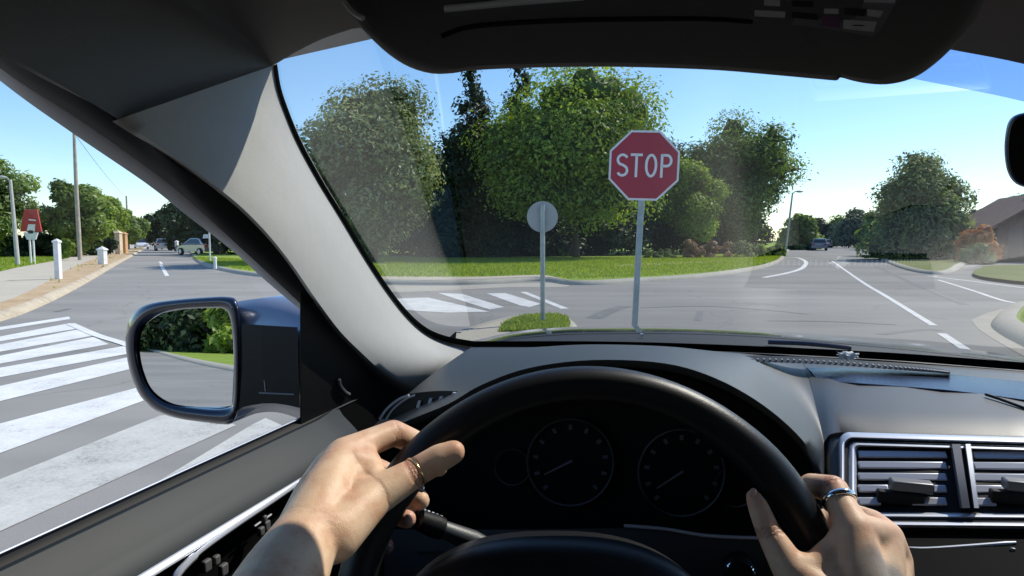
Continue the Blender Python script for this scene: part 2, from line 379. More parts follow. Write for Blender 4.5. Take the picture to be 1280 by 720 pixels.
def gl(px, n=6, z=0.0):
    """smooth ground polyline through picture points"""
    w = [tuple(G(u, v, 0)) for u, v in px]
    return [V((p[0], p[1], z)) for p in cat(w, n)]
def offset(line, d):
    out = []
    for i in range(len(line)):
        t = line[min(i + 1, len(line) - 1)] - line[max(i - 1, 0)]; t.z = 0; t.normalize()
        out.append(line[i] + V((-t.y, t.x, 0)) * d)
    return out
def kerb(name, line, width=0.24, h=0.13, side=1, mat='kerb', slope=.10):
    width = max(width, .18, slope + .06)
    a = offset(line, 0.0); b = offset(line, width * side)
    up = lambda L, z: [V((p.x, p.y, z)) for p in L]
    mb = MB(); c1 = offset(line, slope * side)
    mb.grid([up(a, -0.05), up(a, 0.02), up(c1, h), up(b, h), up(b, -0.05)])
    return struct(name, mb, M[mat], auto=60)
def sheet(name, pts, mat, z):
    mb = MB(); mb.poly([V((p[0], p[1], z)) for p in pts]); return struct(name, mb, mat, smooth=False)
def stripe(mb, pts, z=0.004): mb.poly([V((p.x, p.y, z)) for p in [G(u, v) for u, v in pts]])
def line_mark(mb, px, width, z=0.004, n=5):
    L = gl(px, n) if len(px) > 2 else [G(*px[0]), G(*px[1])]
    a, b = offset(L, width / 2), offset(L, -width / 2)
    mb.grid([[V((p.x, p.y, z)) for p in a], [V((p.x, p.y, z)) for p in b]])

# left pavement, dirt and lawn
LE = gl([(-160, 440), (-60, 417), (0, 402), (30, 392), (60, 379), (90, 364), (120, 347), (150, 329), (168, 319), (180, 311.5), (188, 306.5), (192, 303.7)], 5)
sheet('pavement', offset(LE, .18) + [V((-190, 280, 0)), V((-190, 8, 0))], M['concrete'], 0.11)
kerb('pavement_kerb', LE, 0.16, 0.115, 1, 'sand', .16)
de = offset(LE, .20)[9:-6]
dl = gl([(-30, 396), (20, 378), (58, 358), (92, 337), (128, 322), (155, 314.5), (174, 309.5)], 5)
sheet('dirt_verge', de + dl[::-1], M['dirt'], 0.116)
ga = gl([(-120, 356), (-40, 349), (0, 343), (25, 337), (66, 329), (85, 325)], 4)
sheet('lawn_by_pavement', ga + [D(80, 60), D(60, 120), V((-180, 120, 0)), V((-180, 20, 0))], M['grass'], 0.116)

# central island
CE = gl([(214, 303.5), (226, 307), (236, 315), (242, 324), (252, 331), (270, 337), (300, 343), (335, 347), (400, 352), (460, 355), (530, 356), (600, 355), (657, 352),
         (684, 352), (708, 356), (750, 356), (791, 353.5), (845, 350), (885, 346.5), (925, 341), (956, 335), (973, 328.5), (981, 322), (983, 316.5), (990, 311), (1003, 306.5), (1012, 304)], 5)
sheet('lawn', offset(CE, .16) + [V((140, 290, 0)), V((-110, 290, 0))], M['grass'], 0.115)
kerb('lawn_kerb', CE, 0.22, 0.13, 1)
fp = gl([(470, 355), (530, 356), (600, 355), (657, 352), (684, 352), (706, 356)], 5)
fp2 = gl([(470, 350), (530, 351), (600, 351), (657, 349), (682, 349), (700, 353)], 5)
sheet('footpath', offset(fp, 0.1) + fp2[::-1], M['concrete'], 0.136)
ap = gl([(440, 363), (500, 365), (560, 363), (640, 359), (700, 359), (712, 357.5)], 4)
ap2 = gl([(440, 356), (500, 357), (560, 357.5), (640, 354.5), (690, 354), (712, 357)], 4)
sheet('crossing_apron', ap + ap2[::-1], M['kerb'], 0.004)
pt = [G(u, v) for u, v in [(770, 334.5), (800, 332.5), (850, 330.5), (905, 328.5), (905, 330), (850, 333), (800, 335.5), (770, 336.5)]]
sheet('lawn_path', pt, M['concrete'], 0.121)

# near island with the round sign
NE = gl([(560, 425), (585, 416), (612, 408), (640, 402), (680, 398.5), (706, 400), (716, 404), (722, 412), (722, 440)], 5)
sheet('traffic_island', offset(NE, -.12) + [G(700, 520), G(560, 520)], M['concrete'], 0.10)
kerb('traffic_island_kerb', NE, 0.15, 0.11, -1)
ng = gl([(622, 424), (628, 415), (640, 408), (660, 403.5), (685, 402), (705, 404), (713, 410), (713, 424)], 5)
sheet('traffic_island_turf', ng, M['grass'], 0.106)

# right side verges
RE = gl([(1046, 303.6), (1062, 308), (1080, 315), (1095, 322), (1112, 330), (1131, 337), (1155, 342), (1180, 343), (1194, 340), (1203, 333), (1216, 328), (1245, 324), (1330, 322), (1500, 322)], 5)
sheet('verge', offset(RE, .16) + [V((190, 70, 0)), V((190, 290, 0)), V((60, 290, 0))], M['dull'], 0.10)
kerb('verge_kerb', RE, 0.25, 0.12, 1)
R2 = gl([(1500, 366), (1400, 361), (1290, 357), (1250, 353), (1225, 349), (1216, 344), (1226, 338), (1260, 334), (1500, 332)], 5)
sheet('house_lawn', R2, M['dull'], 0.105)
RI = gl([(1330, 385), (1280, 384), (1258, 388), (1246, 396), (1239, 407), (1252, 419), (1280, 434), (1330, 462)], 6)
sheet('corner_island', offset(RI, .24), M['grass'], 0.115)
kerb('corner_island_kerb', RI, 0.30, 0.14, 1)
sheet('corner_apron', [G(*p) for p in [(1214, 400), (1232, 392), (1252, 386.5), (1290, 382), (1330, 380), (1330, 388), (1262, 390), (1247, 398), (1241, 407), (1255, 420), (1290, 438), (1330, 462), (1330, 475), (1280, 446), (1240, 423), (1222, 411)]], M['kerb'], 0.004)

# road markings
mb = MB()
# crosswalk to the left: each bar (left edge low, left edge high, right end high, right end low)
bars = [(409, 413, (86, 396), (88, 399)), (421, 427, (88, 404), (97, 411)), (431, 440, (98, 412), (116, 420)), (445, 455, (117, 421.5), (136, 430.5)),
        (460, 472, (160, 432), (168, 441)), (483, 502, (168, 445), (176, 458.5)), (530, 567, (172, 485), (194, 496))]
def ext(v0, p, u=-90): return (u, v0 + (p[1] - v0) / p[0] * u)
for v0, v1, p, q_ in bars: stripe(mb, [ext(v1, q_), ext(v0, p), p, q_])
line_mark(mb, [(88, 405), (120, 419), (155, 430), (200, 446)], 0.12, 0.008)
struct('crosswalk', mb, M['mark'], smooth=False)
mb = MB()
stripe(mb, [ext(665, (295, 532)), ext(600, (200, 520)), (200, 520), (250, 514), (295, 532)])
stripe(mb, [(-60, 880), (-120, 795), (314, 532), (332, 523), (376, 543), (350, 552)])
struct('crosswalk_worn_bars', mb, M['mark_worn'], smooth=False)
mb = MB()
for q in [[(440, 378), (470, 374), (535, 372), (612, 390), (560, 391), (510, 388)], [(548, 366.5), (578, 367.5), (630, 384), (612, 387), (580, 377)], [(608, 367), (632, 366.5), (676, 380), (662, 384), (650, 382)]]:
    stripe(mb, q)
line_mark(mb, [(654, 365), (706, 386)], 0.16)
struct('zebra_crossing', mb, M['mark'], smooth=False)
mb = MB()
line_mark(mb, [(201, 331), (209, 345)], 0.14)
line_mark(mb, [(200, 327), (202, 330)], 0.14)
line_mark(mb, [(1040, 326), (1074, 350), (1107, 370), (1167, 407)], 0.105); line_mark(mb, [(1177, 417), (1216, 443)], 0.11)
line_mark(mb, [(1173, 350), (1215, 363), (1259, 377), (1300, 380)], 0.10)
line_mark(mb, [(985, 321.5), (998, 322.5), (1007, 327), (1006, 332), (999, 337), (981, 342), (955, 347)], 0.22)
line_mark(mb, [(1160, 345), (1210, 351), (1280, 360)], 0.12)
struct('lane_markings', mb, M['mark'], smooth=False)
mb = MB()
line_mark(mb, [(1095, 333), (1132, 350), (1207, 381)], 0.16)
line_mark(mb, [(742, 398), (764, 388), (782, 383)], 0.28); line_mark(mb, [(872, 401), (876, 389)], 0.12)
line_mark(mb, [(800, 385), (880, 383), (960, 388), (1010, 393)], 0.05); line_mark(mb, [(1100, 418), (1150, 412), (1178, 413)], 0.14)
line_mark(mb, [(960, 401), (1040, 402), (1120, 406)], 0.09); line_mark(mb, [(70, 390), (86, 386)], 0.10)
struct('worn_markings', mb, M['mark_faint'], smooth=False)

# grass blades (stuff)
def blades(name, poly, n, h, mat, seed, z=0.115):
    rng = np.random.default_rng(seed)
    P = np.array([(p.x, p.y) for p in poly]); lo, hi = P.min(0), P.max(0)
    pts = rng.uniform(lo, hi, (n * 4, 2)); ins = np.zeros(len(pts), bool); j = len(P) - 1
    for i in range(len(P)):
        c = ((P[i, 1] > pts[:, 1]) != (P[j, 1] > pts[:, 1])) & (pts[:, 0] < (P[j, 0] - P[i, 0]) * (pts[:, 1] - P[i, 1]) / (P[j, 1] - P[i, 1] + 1e-12) + P[i, 0])
        ins ^= c; j = i
    pts = pts[ins][:n]; n = len(pts); a = rng.uniform(0, 2 * np.pi, n); hh = h * rng.uniform(.5, 1.3, n); wd = h * .22 * rng.uniform(.6, 1.5, n)
    ln = rng.normal(0, .35, (n, 2)) * hh[:, None]
    v = np.zeros((n, 3, 3)); v[:, :, :2] = pts[:, None]; v[:, :, 2] = z
    v[:, 0, 0] -= np.cos(a) * wd; v[:, 0, 1] -= np.sin(a) * wd; v[:, 1, 0] += np.cos(a) * wd; v[:, 1, 1] += np.sin(a) * wd
    v[:, 2, :2] += ln; v[:, 2, 2] += hh
    fast_mesh(name, v.reshape(-1, 3), 3, np.repeat(rng.uniform(0, 1, n), 3), mat)['kind'] = 'stuff'
def fast_mesh(name, verts, k, tint, mat, parent=None, base=(0, 0, 0), extra=None):
    """many k-gons, tint per vertex; extra = (verts, tris, tint)"""
    nf = len(verts) // k; verts = np.asarray(verts, float) - np.array(base); idx = np.arange(nf * k); ls = np.arange(nf) * k; lt = np.full(nf, k)
    if extra is not None:
        ev, ef, et = extra; idx = np.concatenate([idx, (ef + len(verts)).ravel()]); ls = np.concatenate([ls, nf * k + np.arange(len(ef)) * 3]); lt = np.concatenate([lt, np.full(len(ef), 3)])
        verts = np.concatenate([verts, ev - np.array(base)]); tint = np.concatenate([tint, et])
    me = bpy.data.meshes.new(name); me.vertices.add(len(verts)); me.vertices.foreach_set('co', verts.astype(np.float32).ravel())
    me.loops.add(len(idx)); me.loops.foreach_set('vertex_index', idx.astype(np.int32)); me.polygons.add(len(ls)); me.polygons.foreach_set('loop_start', ls.astype(np.int32))
    try: me.polygons.foreach_set('loop_total', lt.astype(np.int32))
    except Exception: pass
    at = me.attributes.new('tint', 'FLOAT', 'POINT'); at.data.foreach_set('value', np.asarray(tint, np.float32))
    me.update(calc_edges=True); me.validate(); me.materials.append(mat)
    o = bpy.data.objects.new(name, me); COL.objects.link(o)
    if parent is not None: o.parent = parent
    else: o.location = base
    return o
front = gl([(490, 352), (600, 351), (657, 349), (684, 349), (710, 353), (791, 350.5), (885, 344), (925, 339), (956, 333), (972, 327), (978, 320)], 4)
blades('grass', front + [D(975, 60), D(880, 46), D(480, 40)], 70000, 0.07, M['grass_blade'], 1)
blades('grass', gl([(250, 329), (270, 334), (300, 340), (335, 344), (400, 349), (490, 352)], 4) + [D(480, 30), D(240, 45)], 16000, 0.07, M['grass_blade'], 5)
blades('grass', offset(ng, -0.02), 5200, 0.055, M['grass_blade'], 2, 0.105)
blades('grass', offset(RI, 0.35), 9000, 0.04, M['grass_blade'], 3)
blades('grass', [p for p in ga] + [D(85, 50), D(-100, 45)], 14000, 0.10, M['grass_blade'], 4)
blades('weeds', de + dl[::-1], 1600, 0.13, M['grass_blade'], 6, 0.116)

# ------------------------------------------------------------------ trees
ICO = bmesh.new(); bmesh.ops.create_icosphere(ICO, subdivisions=2, radius=1.0)
IV = np.array([v.co[:] for v in ICO.verts]); IF = np.array([[v.index for v in f.verts] for f in ICO.faces]); ICO.free()
def leaf_quads(rng, C_, nrm, size, tint):
    n = len(C_); a = rng.normal(size=(n, 3)); nrm = nrm / (np.linalg.norm(nrm, axis=1)[:, None] + 1e-9)
    t = np.cross(nrm, a); t /= np.linalg.norm(t, axis=1)[:, None] + 1e-9; b = np.cross(nrm, t)
    L = size * (rng.uniform(.55, 1.3, n) + (rng.uniform(size=n) < .15) * .5)[:, None]; Wd = L * rng.uniform(.38, .62, n)[:, None]
    bend = nrm * L * rng.uniform(-.25, .1, n)[:, None]
    v = np.stack([C_ - t * L, C_ - b * Wd + bend * .2, C_ + t * L + bend, C_ + b * Wd + bend * .2], 1)
    return v.reshape(-1, 3), np.repeat(tint, 4)
def make_tree(name, label, cat_, base, height, width, mat, seed, leaf=0.2, n=14000, lobes=26, low=0.18, shape='round', trunk=True, group=None, depth=None, limbs=5):
    rng = np.random.default_rng(seed); base = V(base); n = int(n * 1.25); depth = depth or width
    t = empty(name, base, label, cat_, group)
    hz = height * (1 - low) / 2; cz = height * low + hz; cen = np.array([0, 0, cz]); rad = np.array([width / 2, depth / 2, hz])
    Lc, Lr, Lt = [], [], []
    if shape == 'cone':
        for i in range(lobes):
            f = i / (lobes - 1); z = height * (low + (1 - low) * f); rr = width / 2 * (1 - f) ** .62 * rng.uniform(.75, 1.1)
            for q in range(max(1, int(6 * (1 - f)) + 1)):
                a = rng.uniform(0, 2 * np.pi); Lc.append([np.cos(a) * rr * .6, np.sin(a) * rr * .6, z]); Lr.append([max(rr * .62, .10 * width), max(rr * .62, .10 * width), height * .055]); Lt.append(rng.uniform(-.15, .15))
    else:
        if low == 0:
            for i in range(lobes // 2):
                a = rng.uniform(0, 2 * np.pi); q_ = rng.uniform(.2, .88) ** .7; r = rng.uniform(.28, .4) * min(rad[0], height * .5)
                Lc.append([np.cos(a) * rad[0] * q_, np.sin(a) * rad[1] * q_, rng.uniform(.05, .45) * height]); Lr.append([r * 1.25, r * 1.25, r]); Lt.append(rng.uniform(-.22, .22))
        for i in range(lobes):
            d = rng.normal(size=3); d /= np.linalg.norm(d)
            if shape == 'tall': d[2] *= 1.0
            k = rng.uniform(.45, .82) if i > lobes // 5 else rng.uniform(0, .45)
            r = rng.uniform(.22, .38) * min(rad[0], rad[2] * 1.1)
            c = cen + d * rad * k
            if shape == 'egg': c[:2] *= 1.0 - .45 * max(0, (c[2] - cz) / hz)
            Lc.append(c); Lr.append([r * rng.uniform(.9, 1.35), r * rng.uniform(.9, 1.35), r * rng.uniform(.7, 1.0)]); Lt.append(rng.uniform(-.30, .30))
    Lc, Lr, Lt = np.array(Lc), np.array(Lr), np.array(Lt)
    wgt = Lr[:, 0] * Lr[:, 1] + .02; wgt /= wgt.sum(); pick = rng.choice(len(Lc), n, p=wgt)
    d = rng.normal(size=(n, 3)); d /= np.linalg.norm(d, axis=1)[:, None]
    rr = np.where(rng.uniform(size=n) < .88, rng.normal(1.0, .14, n), rng.uniform(.9, 1.32, n))
    # sprigs: leaves gathered in small bunches so the outline breaks up
    bun = rng.normal(size=(n // 6 + 1, 3)) * .10; off = bun[np.arange(n) // 6]
    P = Lc[pick] + (d * rr[:, None] + off) * Lr[pick]
    P[:, 2] = np.maximum(P[:, 2], .05 + .1 * rng.uniform(size=n))
    nrm = d * 1.0 + np.array([0, 0, .55]) + rng.normal(size=(n, 3)) * .5
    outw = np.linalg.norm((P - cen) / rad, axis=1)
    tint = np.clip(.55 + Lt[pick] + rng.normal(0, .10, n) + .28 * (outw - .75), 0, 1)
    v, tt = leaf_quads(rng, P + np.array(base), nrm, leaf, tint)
    ev, ef, et = [], [], []
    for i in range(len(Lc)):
        q = IV * (.48 + .20 * rng.normal(size=(len(IV), 1))); ev.append(q * Lr[i] + Lc[i] + np.array(base)); ef.append(IF + i * len(IV)); et.append(np.full(len(IV), 0.06))  # dark-tinted inner blobs block see-through and paint shade into the leaf gaps
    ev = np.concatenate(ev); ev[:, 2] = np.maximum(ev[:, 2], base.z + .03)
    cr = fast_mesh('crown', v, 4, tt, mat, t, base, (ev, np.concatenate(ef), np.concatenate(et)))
    if trunk:
        mb = MB(); r0 = max(.07, height * .018); pth = []; x = y = 0
        for k in range(7):
            pth.append(base + V((x, y, height * (.0 + .8 * k / 6)))); x += rng.normal(0, .012) * height * .5; y += rng.normal(0, .012) * height * .5
        mb.tube(pth, [r0 * (1.35 if k == 0 else 1 - .13 * k) for k in range(7)], 9)
        for k in range(limbs):
            j = rng.integers(2, 6); a = rng.uniform(0, 6.28); s0 = pth[j]; l = width * rng.uniform(.15, .26)
            e = s0 + V((math.cos(a) * l, math.sin(a) * l, l * rng.uniform(.4, .9))); mid = (s0 + e) / 2 + V((0, 0, l * .1))
            mb.tube([s0, mid, e], [r0 * .45, r0 * .3, r0 * .1], 6)
        part('trunk', mb, M['bark'], t)
    return t
def T(name, label, u0, u1, vtop, Y, mat, seed, cat_='tree', **k):
    uc = (u0 + u1) / 2; b = D(uc, Y, 0.08); wd = (u1 - u0) / F * Y; ht = (300 - vtop) / F * Y + H
    return make_tree(name, label, cat_, b, ht, wd, M[mat], seed, **k)

T('broadleaf_tree', 'hazy grey-green tree nearest the windscreen pillar, with bright leaf clumps', 376, 560, 102, 36, 'leaf_olive', 11, n=34000, leaf=.115, lobes=46, low=.03)
T('conifer_tree', 'dark conifer with a narrow top left of the big bright tree', 534, 644, 88, 46, 'leaf_dark', 12, n=26000, leaf=.14, lobes=18, low=.03, shape='cone')
T('conifer_tree', 'dark pointed conifer rising behind the big bright tree', 600, 700, 78, 50, 'leaf_dark', 13, n=18000, leaf=.15, lobes=18, low=.05, shape='cone')
T('broadleaf_tree', 'biggest bright green tree, behind and left of the stop sign', 606, 834, 90, 43, 'leaf_bright', 14, n=60000, leaf=.125, lobes=70, low=.13)
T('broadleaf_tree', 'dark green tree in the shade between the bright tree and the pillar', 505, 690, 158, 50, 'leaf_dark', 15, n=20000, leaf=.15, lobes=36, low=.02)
T('bushy_tree', 'yellow-green bushy tree just right of the stop sign post', 818, 908, 194, 54, 'leaf_bright', 16, n=22000, leaf=.12, lobes=34, low=.04, shape='egg')
T('broadleaf_tree', 'round grey-green tree right of the stop sign, before the street lamp', 836, 986, 134, 63, 'leaf_mid', 17, n=40000, leaf=.16, lobes=54, low=.04)
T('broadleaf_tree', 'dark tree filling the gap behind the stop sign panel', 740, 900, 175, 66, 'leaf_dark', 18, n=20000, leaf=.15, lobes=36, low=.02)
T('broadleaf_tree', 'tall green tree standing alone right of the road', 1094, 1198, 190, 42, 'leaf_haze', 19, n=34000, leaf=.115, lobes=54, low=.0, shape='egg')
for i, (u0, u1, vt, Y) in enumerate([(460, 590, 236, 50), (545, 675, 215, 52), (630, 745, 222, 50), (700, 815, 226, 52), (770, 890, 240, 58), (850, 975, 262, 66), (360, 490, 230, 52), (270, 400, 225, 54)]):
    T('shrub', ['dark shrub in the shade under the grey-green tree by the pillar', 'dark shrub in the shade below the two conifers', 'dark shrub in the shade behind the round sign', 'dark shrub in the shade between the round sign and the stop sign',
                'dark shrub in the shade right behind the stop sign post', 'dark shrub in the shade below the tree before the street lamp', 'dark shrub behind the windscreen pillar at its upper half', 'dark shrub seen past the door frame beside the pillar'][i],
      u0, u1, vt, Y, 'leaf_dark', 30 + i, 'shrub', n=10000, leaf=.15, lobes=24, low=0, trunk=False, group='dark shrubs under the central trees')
for i, (u0, u1, vt, Y, mt) in enumerate([(796, 850, 310, 42, 'leaf_olive'), (838, 880, 303, 43, 'leaf_rust'), (872, 918, 298, 44, 'leaf_rust'), (908, 945, 297, 45, 'leaf_olive'), (936, 968, 303, 46, 'leaf_bright'), (956, 980, 305, 48, 'leaf_mid')]):
    T('shrub', ['low pale shrub at the left end of the flower bed', 'rusty brown shrub with flat top in the flower bed', 'taller rusty shrub in the middle of the flower bed', 'olive shrub right of the rusty ones in the flower bed',
                'green shrub near the right end of the flower bed', 'small green shrub at the foot of the street lamp'][i],
      u0, u1, vt, Y, mt, 50 + i, 'shrub', n=1500, leaf=.10, lobes=10, low=0, trunk=False, group='shrubs of the flower bed')
T('broadleaf_tree', 'dark tree half hidden behind the lone roadside tree on the right', 1104, 1180, 205, 52, 'leaf_dark', 20, n=14000, leaf=.15, lobes=30, low=0)
# far trees along the right road
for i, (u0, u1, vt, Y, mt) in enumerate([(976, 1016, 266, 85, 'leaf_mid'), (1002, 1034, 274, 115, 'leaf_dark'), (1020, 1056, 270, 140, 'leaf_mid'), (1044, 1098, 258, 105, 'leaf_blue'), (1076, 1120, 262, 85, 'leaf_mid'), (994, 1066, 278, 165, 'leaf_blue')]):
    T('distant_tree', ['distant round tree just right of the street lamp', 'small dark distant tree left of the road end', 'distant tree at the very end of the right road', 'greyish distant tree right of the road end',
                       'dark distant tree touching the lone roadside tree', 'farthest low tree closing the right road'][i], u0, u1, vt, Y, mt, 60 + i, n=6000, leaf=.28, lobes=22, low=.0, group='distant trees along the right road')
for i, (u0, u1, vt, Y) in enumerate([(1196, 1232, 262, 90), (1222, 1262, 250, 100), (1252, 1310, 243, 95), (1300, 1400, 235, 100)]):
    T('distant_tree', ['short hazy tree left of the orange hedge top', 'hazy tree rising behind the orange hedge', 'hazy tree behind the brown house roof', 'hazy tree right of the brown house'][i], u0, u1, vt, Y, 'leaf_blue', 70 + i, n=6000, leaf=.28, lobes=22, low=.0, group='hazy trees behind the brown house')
# left side
for i, (u0, u1, vt, Y, mt, sh) in enumerate([(-70, 34, 192, 42, 'leaf_mid', 'round'), (-160, -40, 170, 44, 'leaf_mid', 'round'), (60, 132, 222, 46, 'leaf_mid', 'round'), (108, 162, 244, 58, 'leaf_bright', 'round'), (140, 182, 256, 80, 'leaf_mid', 'round'),
                                             (183, 226, 260, 85, 'leaf_dark', 'round'), (205, 262, 250, 68, 'leaf_dark', 'round'), (240, 320, 232, 58, 'leaf_dark', 'round'), (170, 200, 272, 130, 'leaf_mid', 'round'), (36, 60, 256, 70, 'leaf_dark', 'cone')]):
    T('roadside_tree', ['tall green tree at the left edge behind the lamp post', 'tree beyond the left edge of the side window', 'rounded green tree right behind the tall wooden pole', 'bright green tree right of the tall wooden pole', 'narrow green tree behind the brick gate pillars',
                        'dark tree right of the left road above the white van', 'dark tree over the silver car by the corner signpost', 'dark tree behind the door frame', 'far tree closing the left road', 'small dark conifer peeking over the red sign'][i],
      u0, u1, vt, Y, mt, 80 + i, n=18000 if i < 5 else 11000, leaf=.14 if i < 4 else .2, lobes=34, low=.04, shape=sh, group='trees along the left road')
T('shrub', 'small upright green shrub beside the tall wooden pole', 78, 97, 298, 38, 'leaf_bright', 95, 'shrub', n=1800, leaf=.1, lobes=12, low=0, trunk=False, shape='egg')
for i, (u0, u1, vt, Y) in enumerate([(-60, 34, 292, 44), (14, 84, 290, 46), (60, 150, 294, 50)]):
    T('hedge', ['dark reddish hedge at the left edge behind the lawn', 'dark hedge behind the red sign posts', 'dark hedge behind the tall wooden pole'][i], u0, u1, vt, Y, 'leaf_dark', 97 + i, 'hedge', n=6000, leaf=.13, lobes=24, low=0, trunk=False, group='dark hedges behind the left lawn')
for i, (u0, u1, vt, Y, mt) in enumerate([(1198, 1240, 285, 36, 'leaf_orange'), (1198, 1240, 308, 34.5, 'leaf_olive')]):
    b = D((u0 + u1) / 2, Y, 0.1); wd = (u1 - u0) / F * Y; ht = (300 - vt) / F * Y + H
    make_tree('hedge', ['orange flat-topped hedge between the lone tree and the brown house', 'low green hedge in front of the orange hedge'][i], 'hedge', b, ht, wd, M[mt], 110 + i, n=5000, leaf=.11, lobes=40, low=0, trunk=False, depth=1.5)
# behind the car, seen in the door mirror
BK = [CP(12, -8, 0), CP(0, -13.5, 0), CP(-6.2, -23, 0), CP(-15, -43, 0), CP(-33, -88, 0)]
BK = [V(p) for p in cat([tuple(p) for p in BK], 6)]
sheet('rear_lawn', offset(BK, .4) + [CP(-33, -130, 0), CP(40, -130, 0), CP(40, -8, 0)], M['grass'], 0.115)
kerb('rear_lawn_kerb', BK, 0.55, 0.14, 1)
for i, (xc, yc, h, wd, mt) in enumerate([(-17, -70, 15, 15, 'leaf_dark'), (-27, -86, 17, 17, 'leaf_dark'), (-38, -96, 18, 18, 'leaf_dark'), (-8, -60, 14, 13, 'leaf_dark'), (-15.5, -60, 8, 4.5, 'leaf_bright'), (-52, -110, 19, 20, 'leaf_dark'), (-66, -104, 19, 20, 'leaf_dark')]):
    make_tree('tree_behind', ['dark tree behind the car, middle of the door mirror', 'dark tree behind the car, left half of the door mirror', 'dark tree behind the car, left edge of the door mirror', 'green tree behind the car on the rear lawn', 'bright small tree reflected in the door mirror',
                              'tree far behind the car on the left', 'tree farthest behind the car on the left'][i], 'tree', CP(xc, yc, 0.1), h, wd, M[mt], 120 + i, n=9000, leaf=.36, lobes=30, low=0, group='trees behind the car')

# ------------------------------------------------------------------ signs, poles
def frame_at(p, face_dir):
    n = V(face_dir); n.z = 0; n.normalize(); x = V((0, 0, 1)).cross(n).normalized(); return x, n
# stop sign
sY = 6.9
s_c = EYE + ray(805, 207) * (sY / ray(805, 207).y); s_foot = EYE + ray(794, 455) * ((0.02 - H) / ray(794, 455).z)
s_foot = V((s_c.x - 0.09, s_c.y, 0.0))
st = empty('stop_sign', s_foot, 'red octagonal STOP sign with white border on a grey metal post', 'stop sign')
x, n = frame_at(s_c, V((-0.12, -1, 0)))
tilt = V((0.035, 0, 1)).normalized(); zx = (tilt - n * tilt.dot(n)).normalized(); xx = zx.cross(n) * 1.0
xx = n.cross(zx) * -1; xx = xx if xx.x > 0 else -xx
def sp_(a, b, off=0.0): return s_c + xx * a + zx * b + n * off
def octo(r, off): return [sp_(r / math.cos(math.pi / 8) * math.cos(math.pi / 8 + k * math.pi / 4), r / math.cos(math.pi / 8) * math.sin(math.pi / 8 + k * math.pi / 4), off) for k in range(8)]
SR = 0.368
mb = MB(); mb.prism(octo(SR, 0.0), n * 0.004); panel = part('panel', mb, M['sign_white'], st, smooth=False)
mb = MB(); mb.prism(octo(SR - 0.022, 0.0065), n * 0.001); part('red_face', mb, M['sign_red'], panel, smooth=False)
def stroke_mesh(strokes, width, off, place):
    mb = MB()
    for s in strokes:
        pts = [V((a, b, 0)) for a, b in s]; m = len(pts); L, Rr = [], []
        closed = (pts[0] - pts[-1]).length < 1e-6
        for i in range(m):
            if closed: t = pts[(i + 1) % (m - 1)] - pts[(i - 1) % (m - 1)] if i not in (0, m - 1) else pts[1] - pts[-2]
            else: t = pts[min(i + 1, m - 1)] - pts[max(i - 1, 0)]
            t.normalize(); nn = V((-t.y, t.x, 0)) * width / 2; L.append(pts[i] + nn); Rr.append(pts[i] - nn)
        mb.grid([[place(p.x, p.y, off) for p in L], [place(p.x, p.y, off) for p in Rr]])
    return mb
def arc(cx, cy, rx, ry, a0, a1, k=14): return [(cx + rx * math.cos(R(a0 + (a1 - a0) * i / k)), cy + ry * math.sin(R(a0 + (a1 - a0) * i / k))) for i in range(k + 1)]
hh, wl = 0.125, 0.052
let = []
cx = -0.232; ry = (hh - .014) / 2
let.append(arc(cx, hh / 2 - .006, wl, ry - .003, 25, 270, 14) + arc(cx, -hh / 2 + .006, wl, ry - .003, 90, -155, 14)[1:])
cx = -0.083; let.append([(cx - .064, hh - .014), (cx + .064, hh - .014)]); let.append([(cx, hh - .014), (cx, -hh + .0)])
cx = 0.075; let.append(arc(cx, 0, wl, hh - .014, 0, 360, 32))
cx = 0.188; let.append([(cx, -hh), (cx, hh - .002)]); let.append([(cx, hh - .014), (cx + .05, hh - .014)] + arc(cx + .05, hh / 2 - .008, .048, hh / 2 - .006, 90, -90, 14)[1:] + [(cx, -.002)])
lets = [[(a * .98, b) for a, b in s] for s in let]
part('lettering', stroke_mesh(lets, 0.027, 0.0105, sp_), M['sign_white'], panel, smooth=False)
top = sp_(-0.005, SR * 0.9, -0.035); tdir = (top - s_foot)
mb = MB(); X1 = xx * 0.5
prof = [(-.032, -.022), (.032, -.022), (.032, .022), (-.032, .022)]
mb.grid([[b + xx * a + n * c for a, c in prof] for b in (s_foot, top)], True); mb.poly([top + xx * a + n * c for a, c in prof])
part('post', mb, M['steel'], st, bevel=0.006)
for b in (.22, -.22):
    mb = MB(); mb.box(sp_(0, b, -.010), .10, .014, .03, xx, n, zx); part('bracket', mb, M['steel'], st)
# round sign seen from behind
rY = 9.2; r_c = EYE + ray(678, 271) * (rY / ray(678, 271).y); r_f = V((r_c.x + 0.01, r_c.y, 0.10))
rs = empty('round_sign', r_f, 'round grey traffic sign seen from behind on the small grass island', 'traffic sign')
mb = MB(); mb.tube([r_c + V((0, .004, 0)), r_c + V((0, .010, 0))], .222, 40); part('disc', mb, M['sign_back'], rs)
mb = MB(); mb.tube([r_f, V((r_c.x, r_c.y - .03, r_c.z + .17))], .035, 16); part('post', mb, M['steel'], rs)
for k in (.1, -.1):
    mb = MB(); mb.box(r_c + V((0, -.01, k)), .13, .02, .03); part('clamp', mb, M['steel'], rs, bevel=.003)
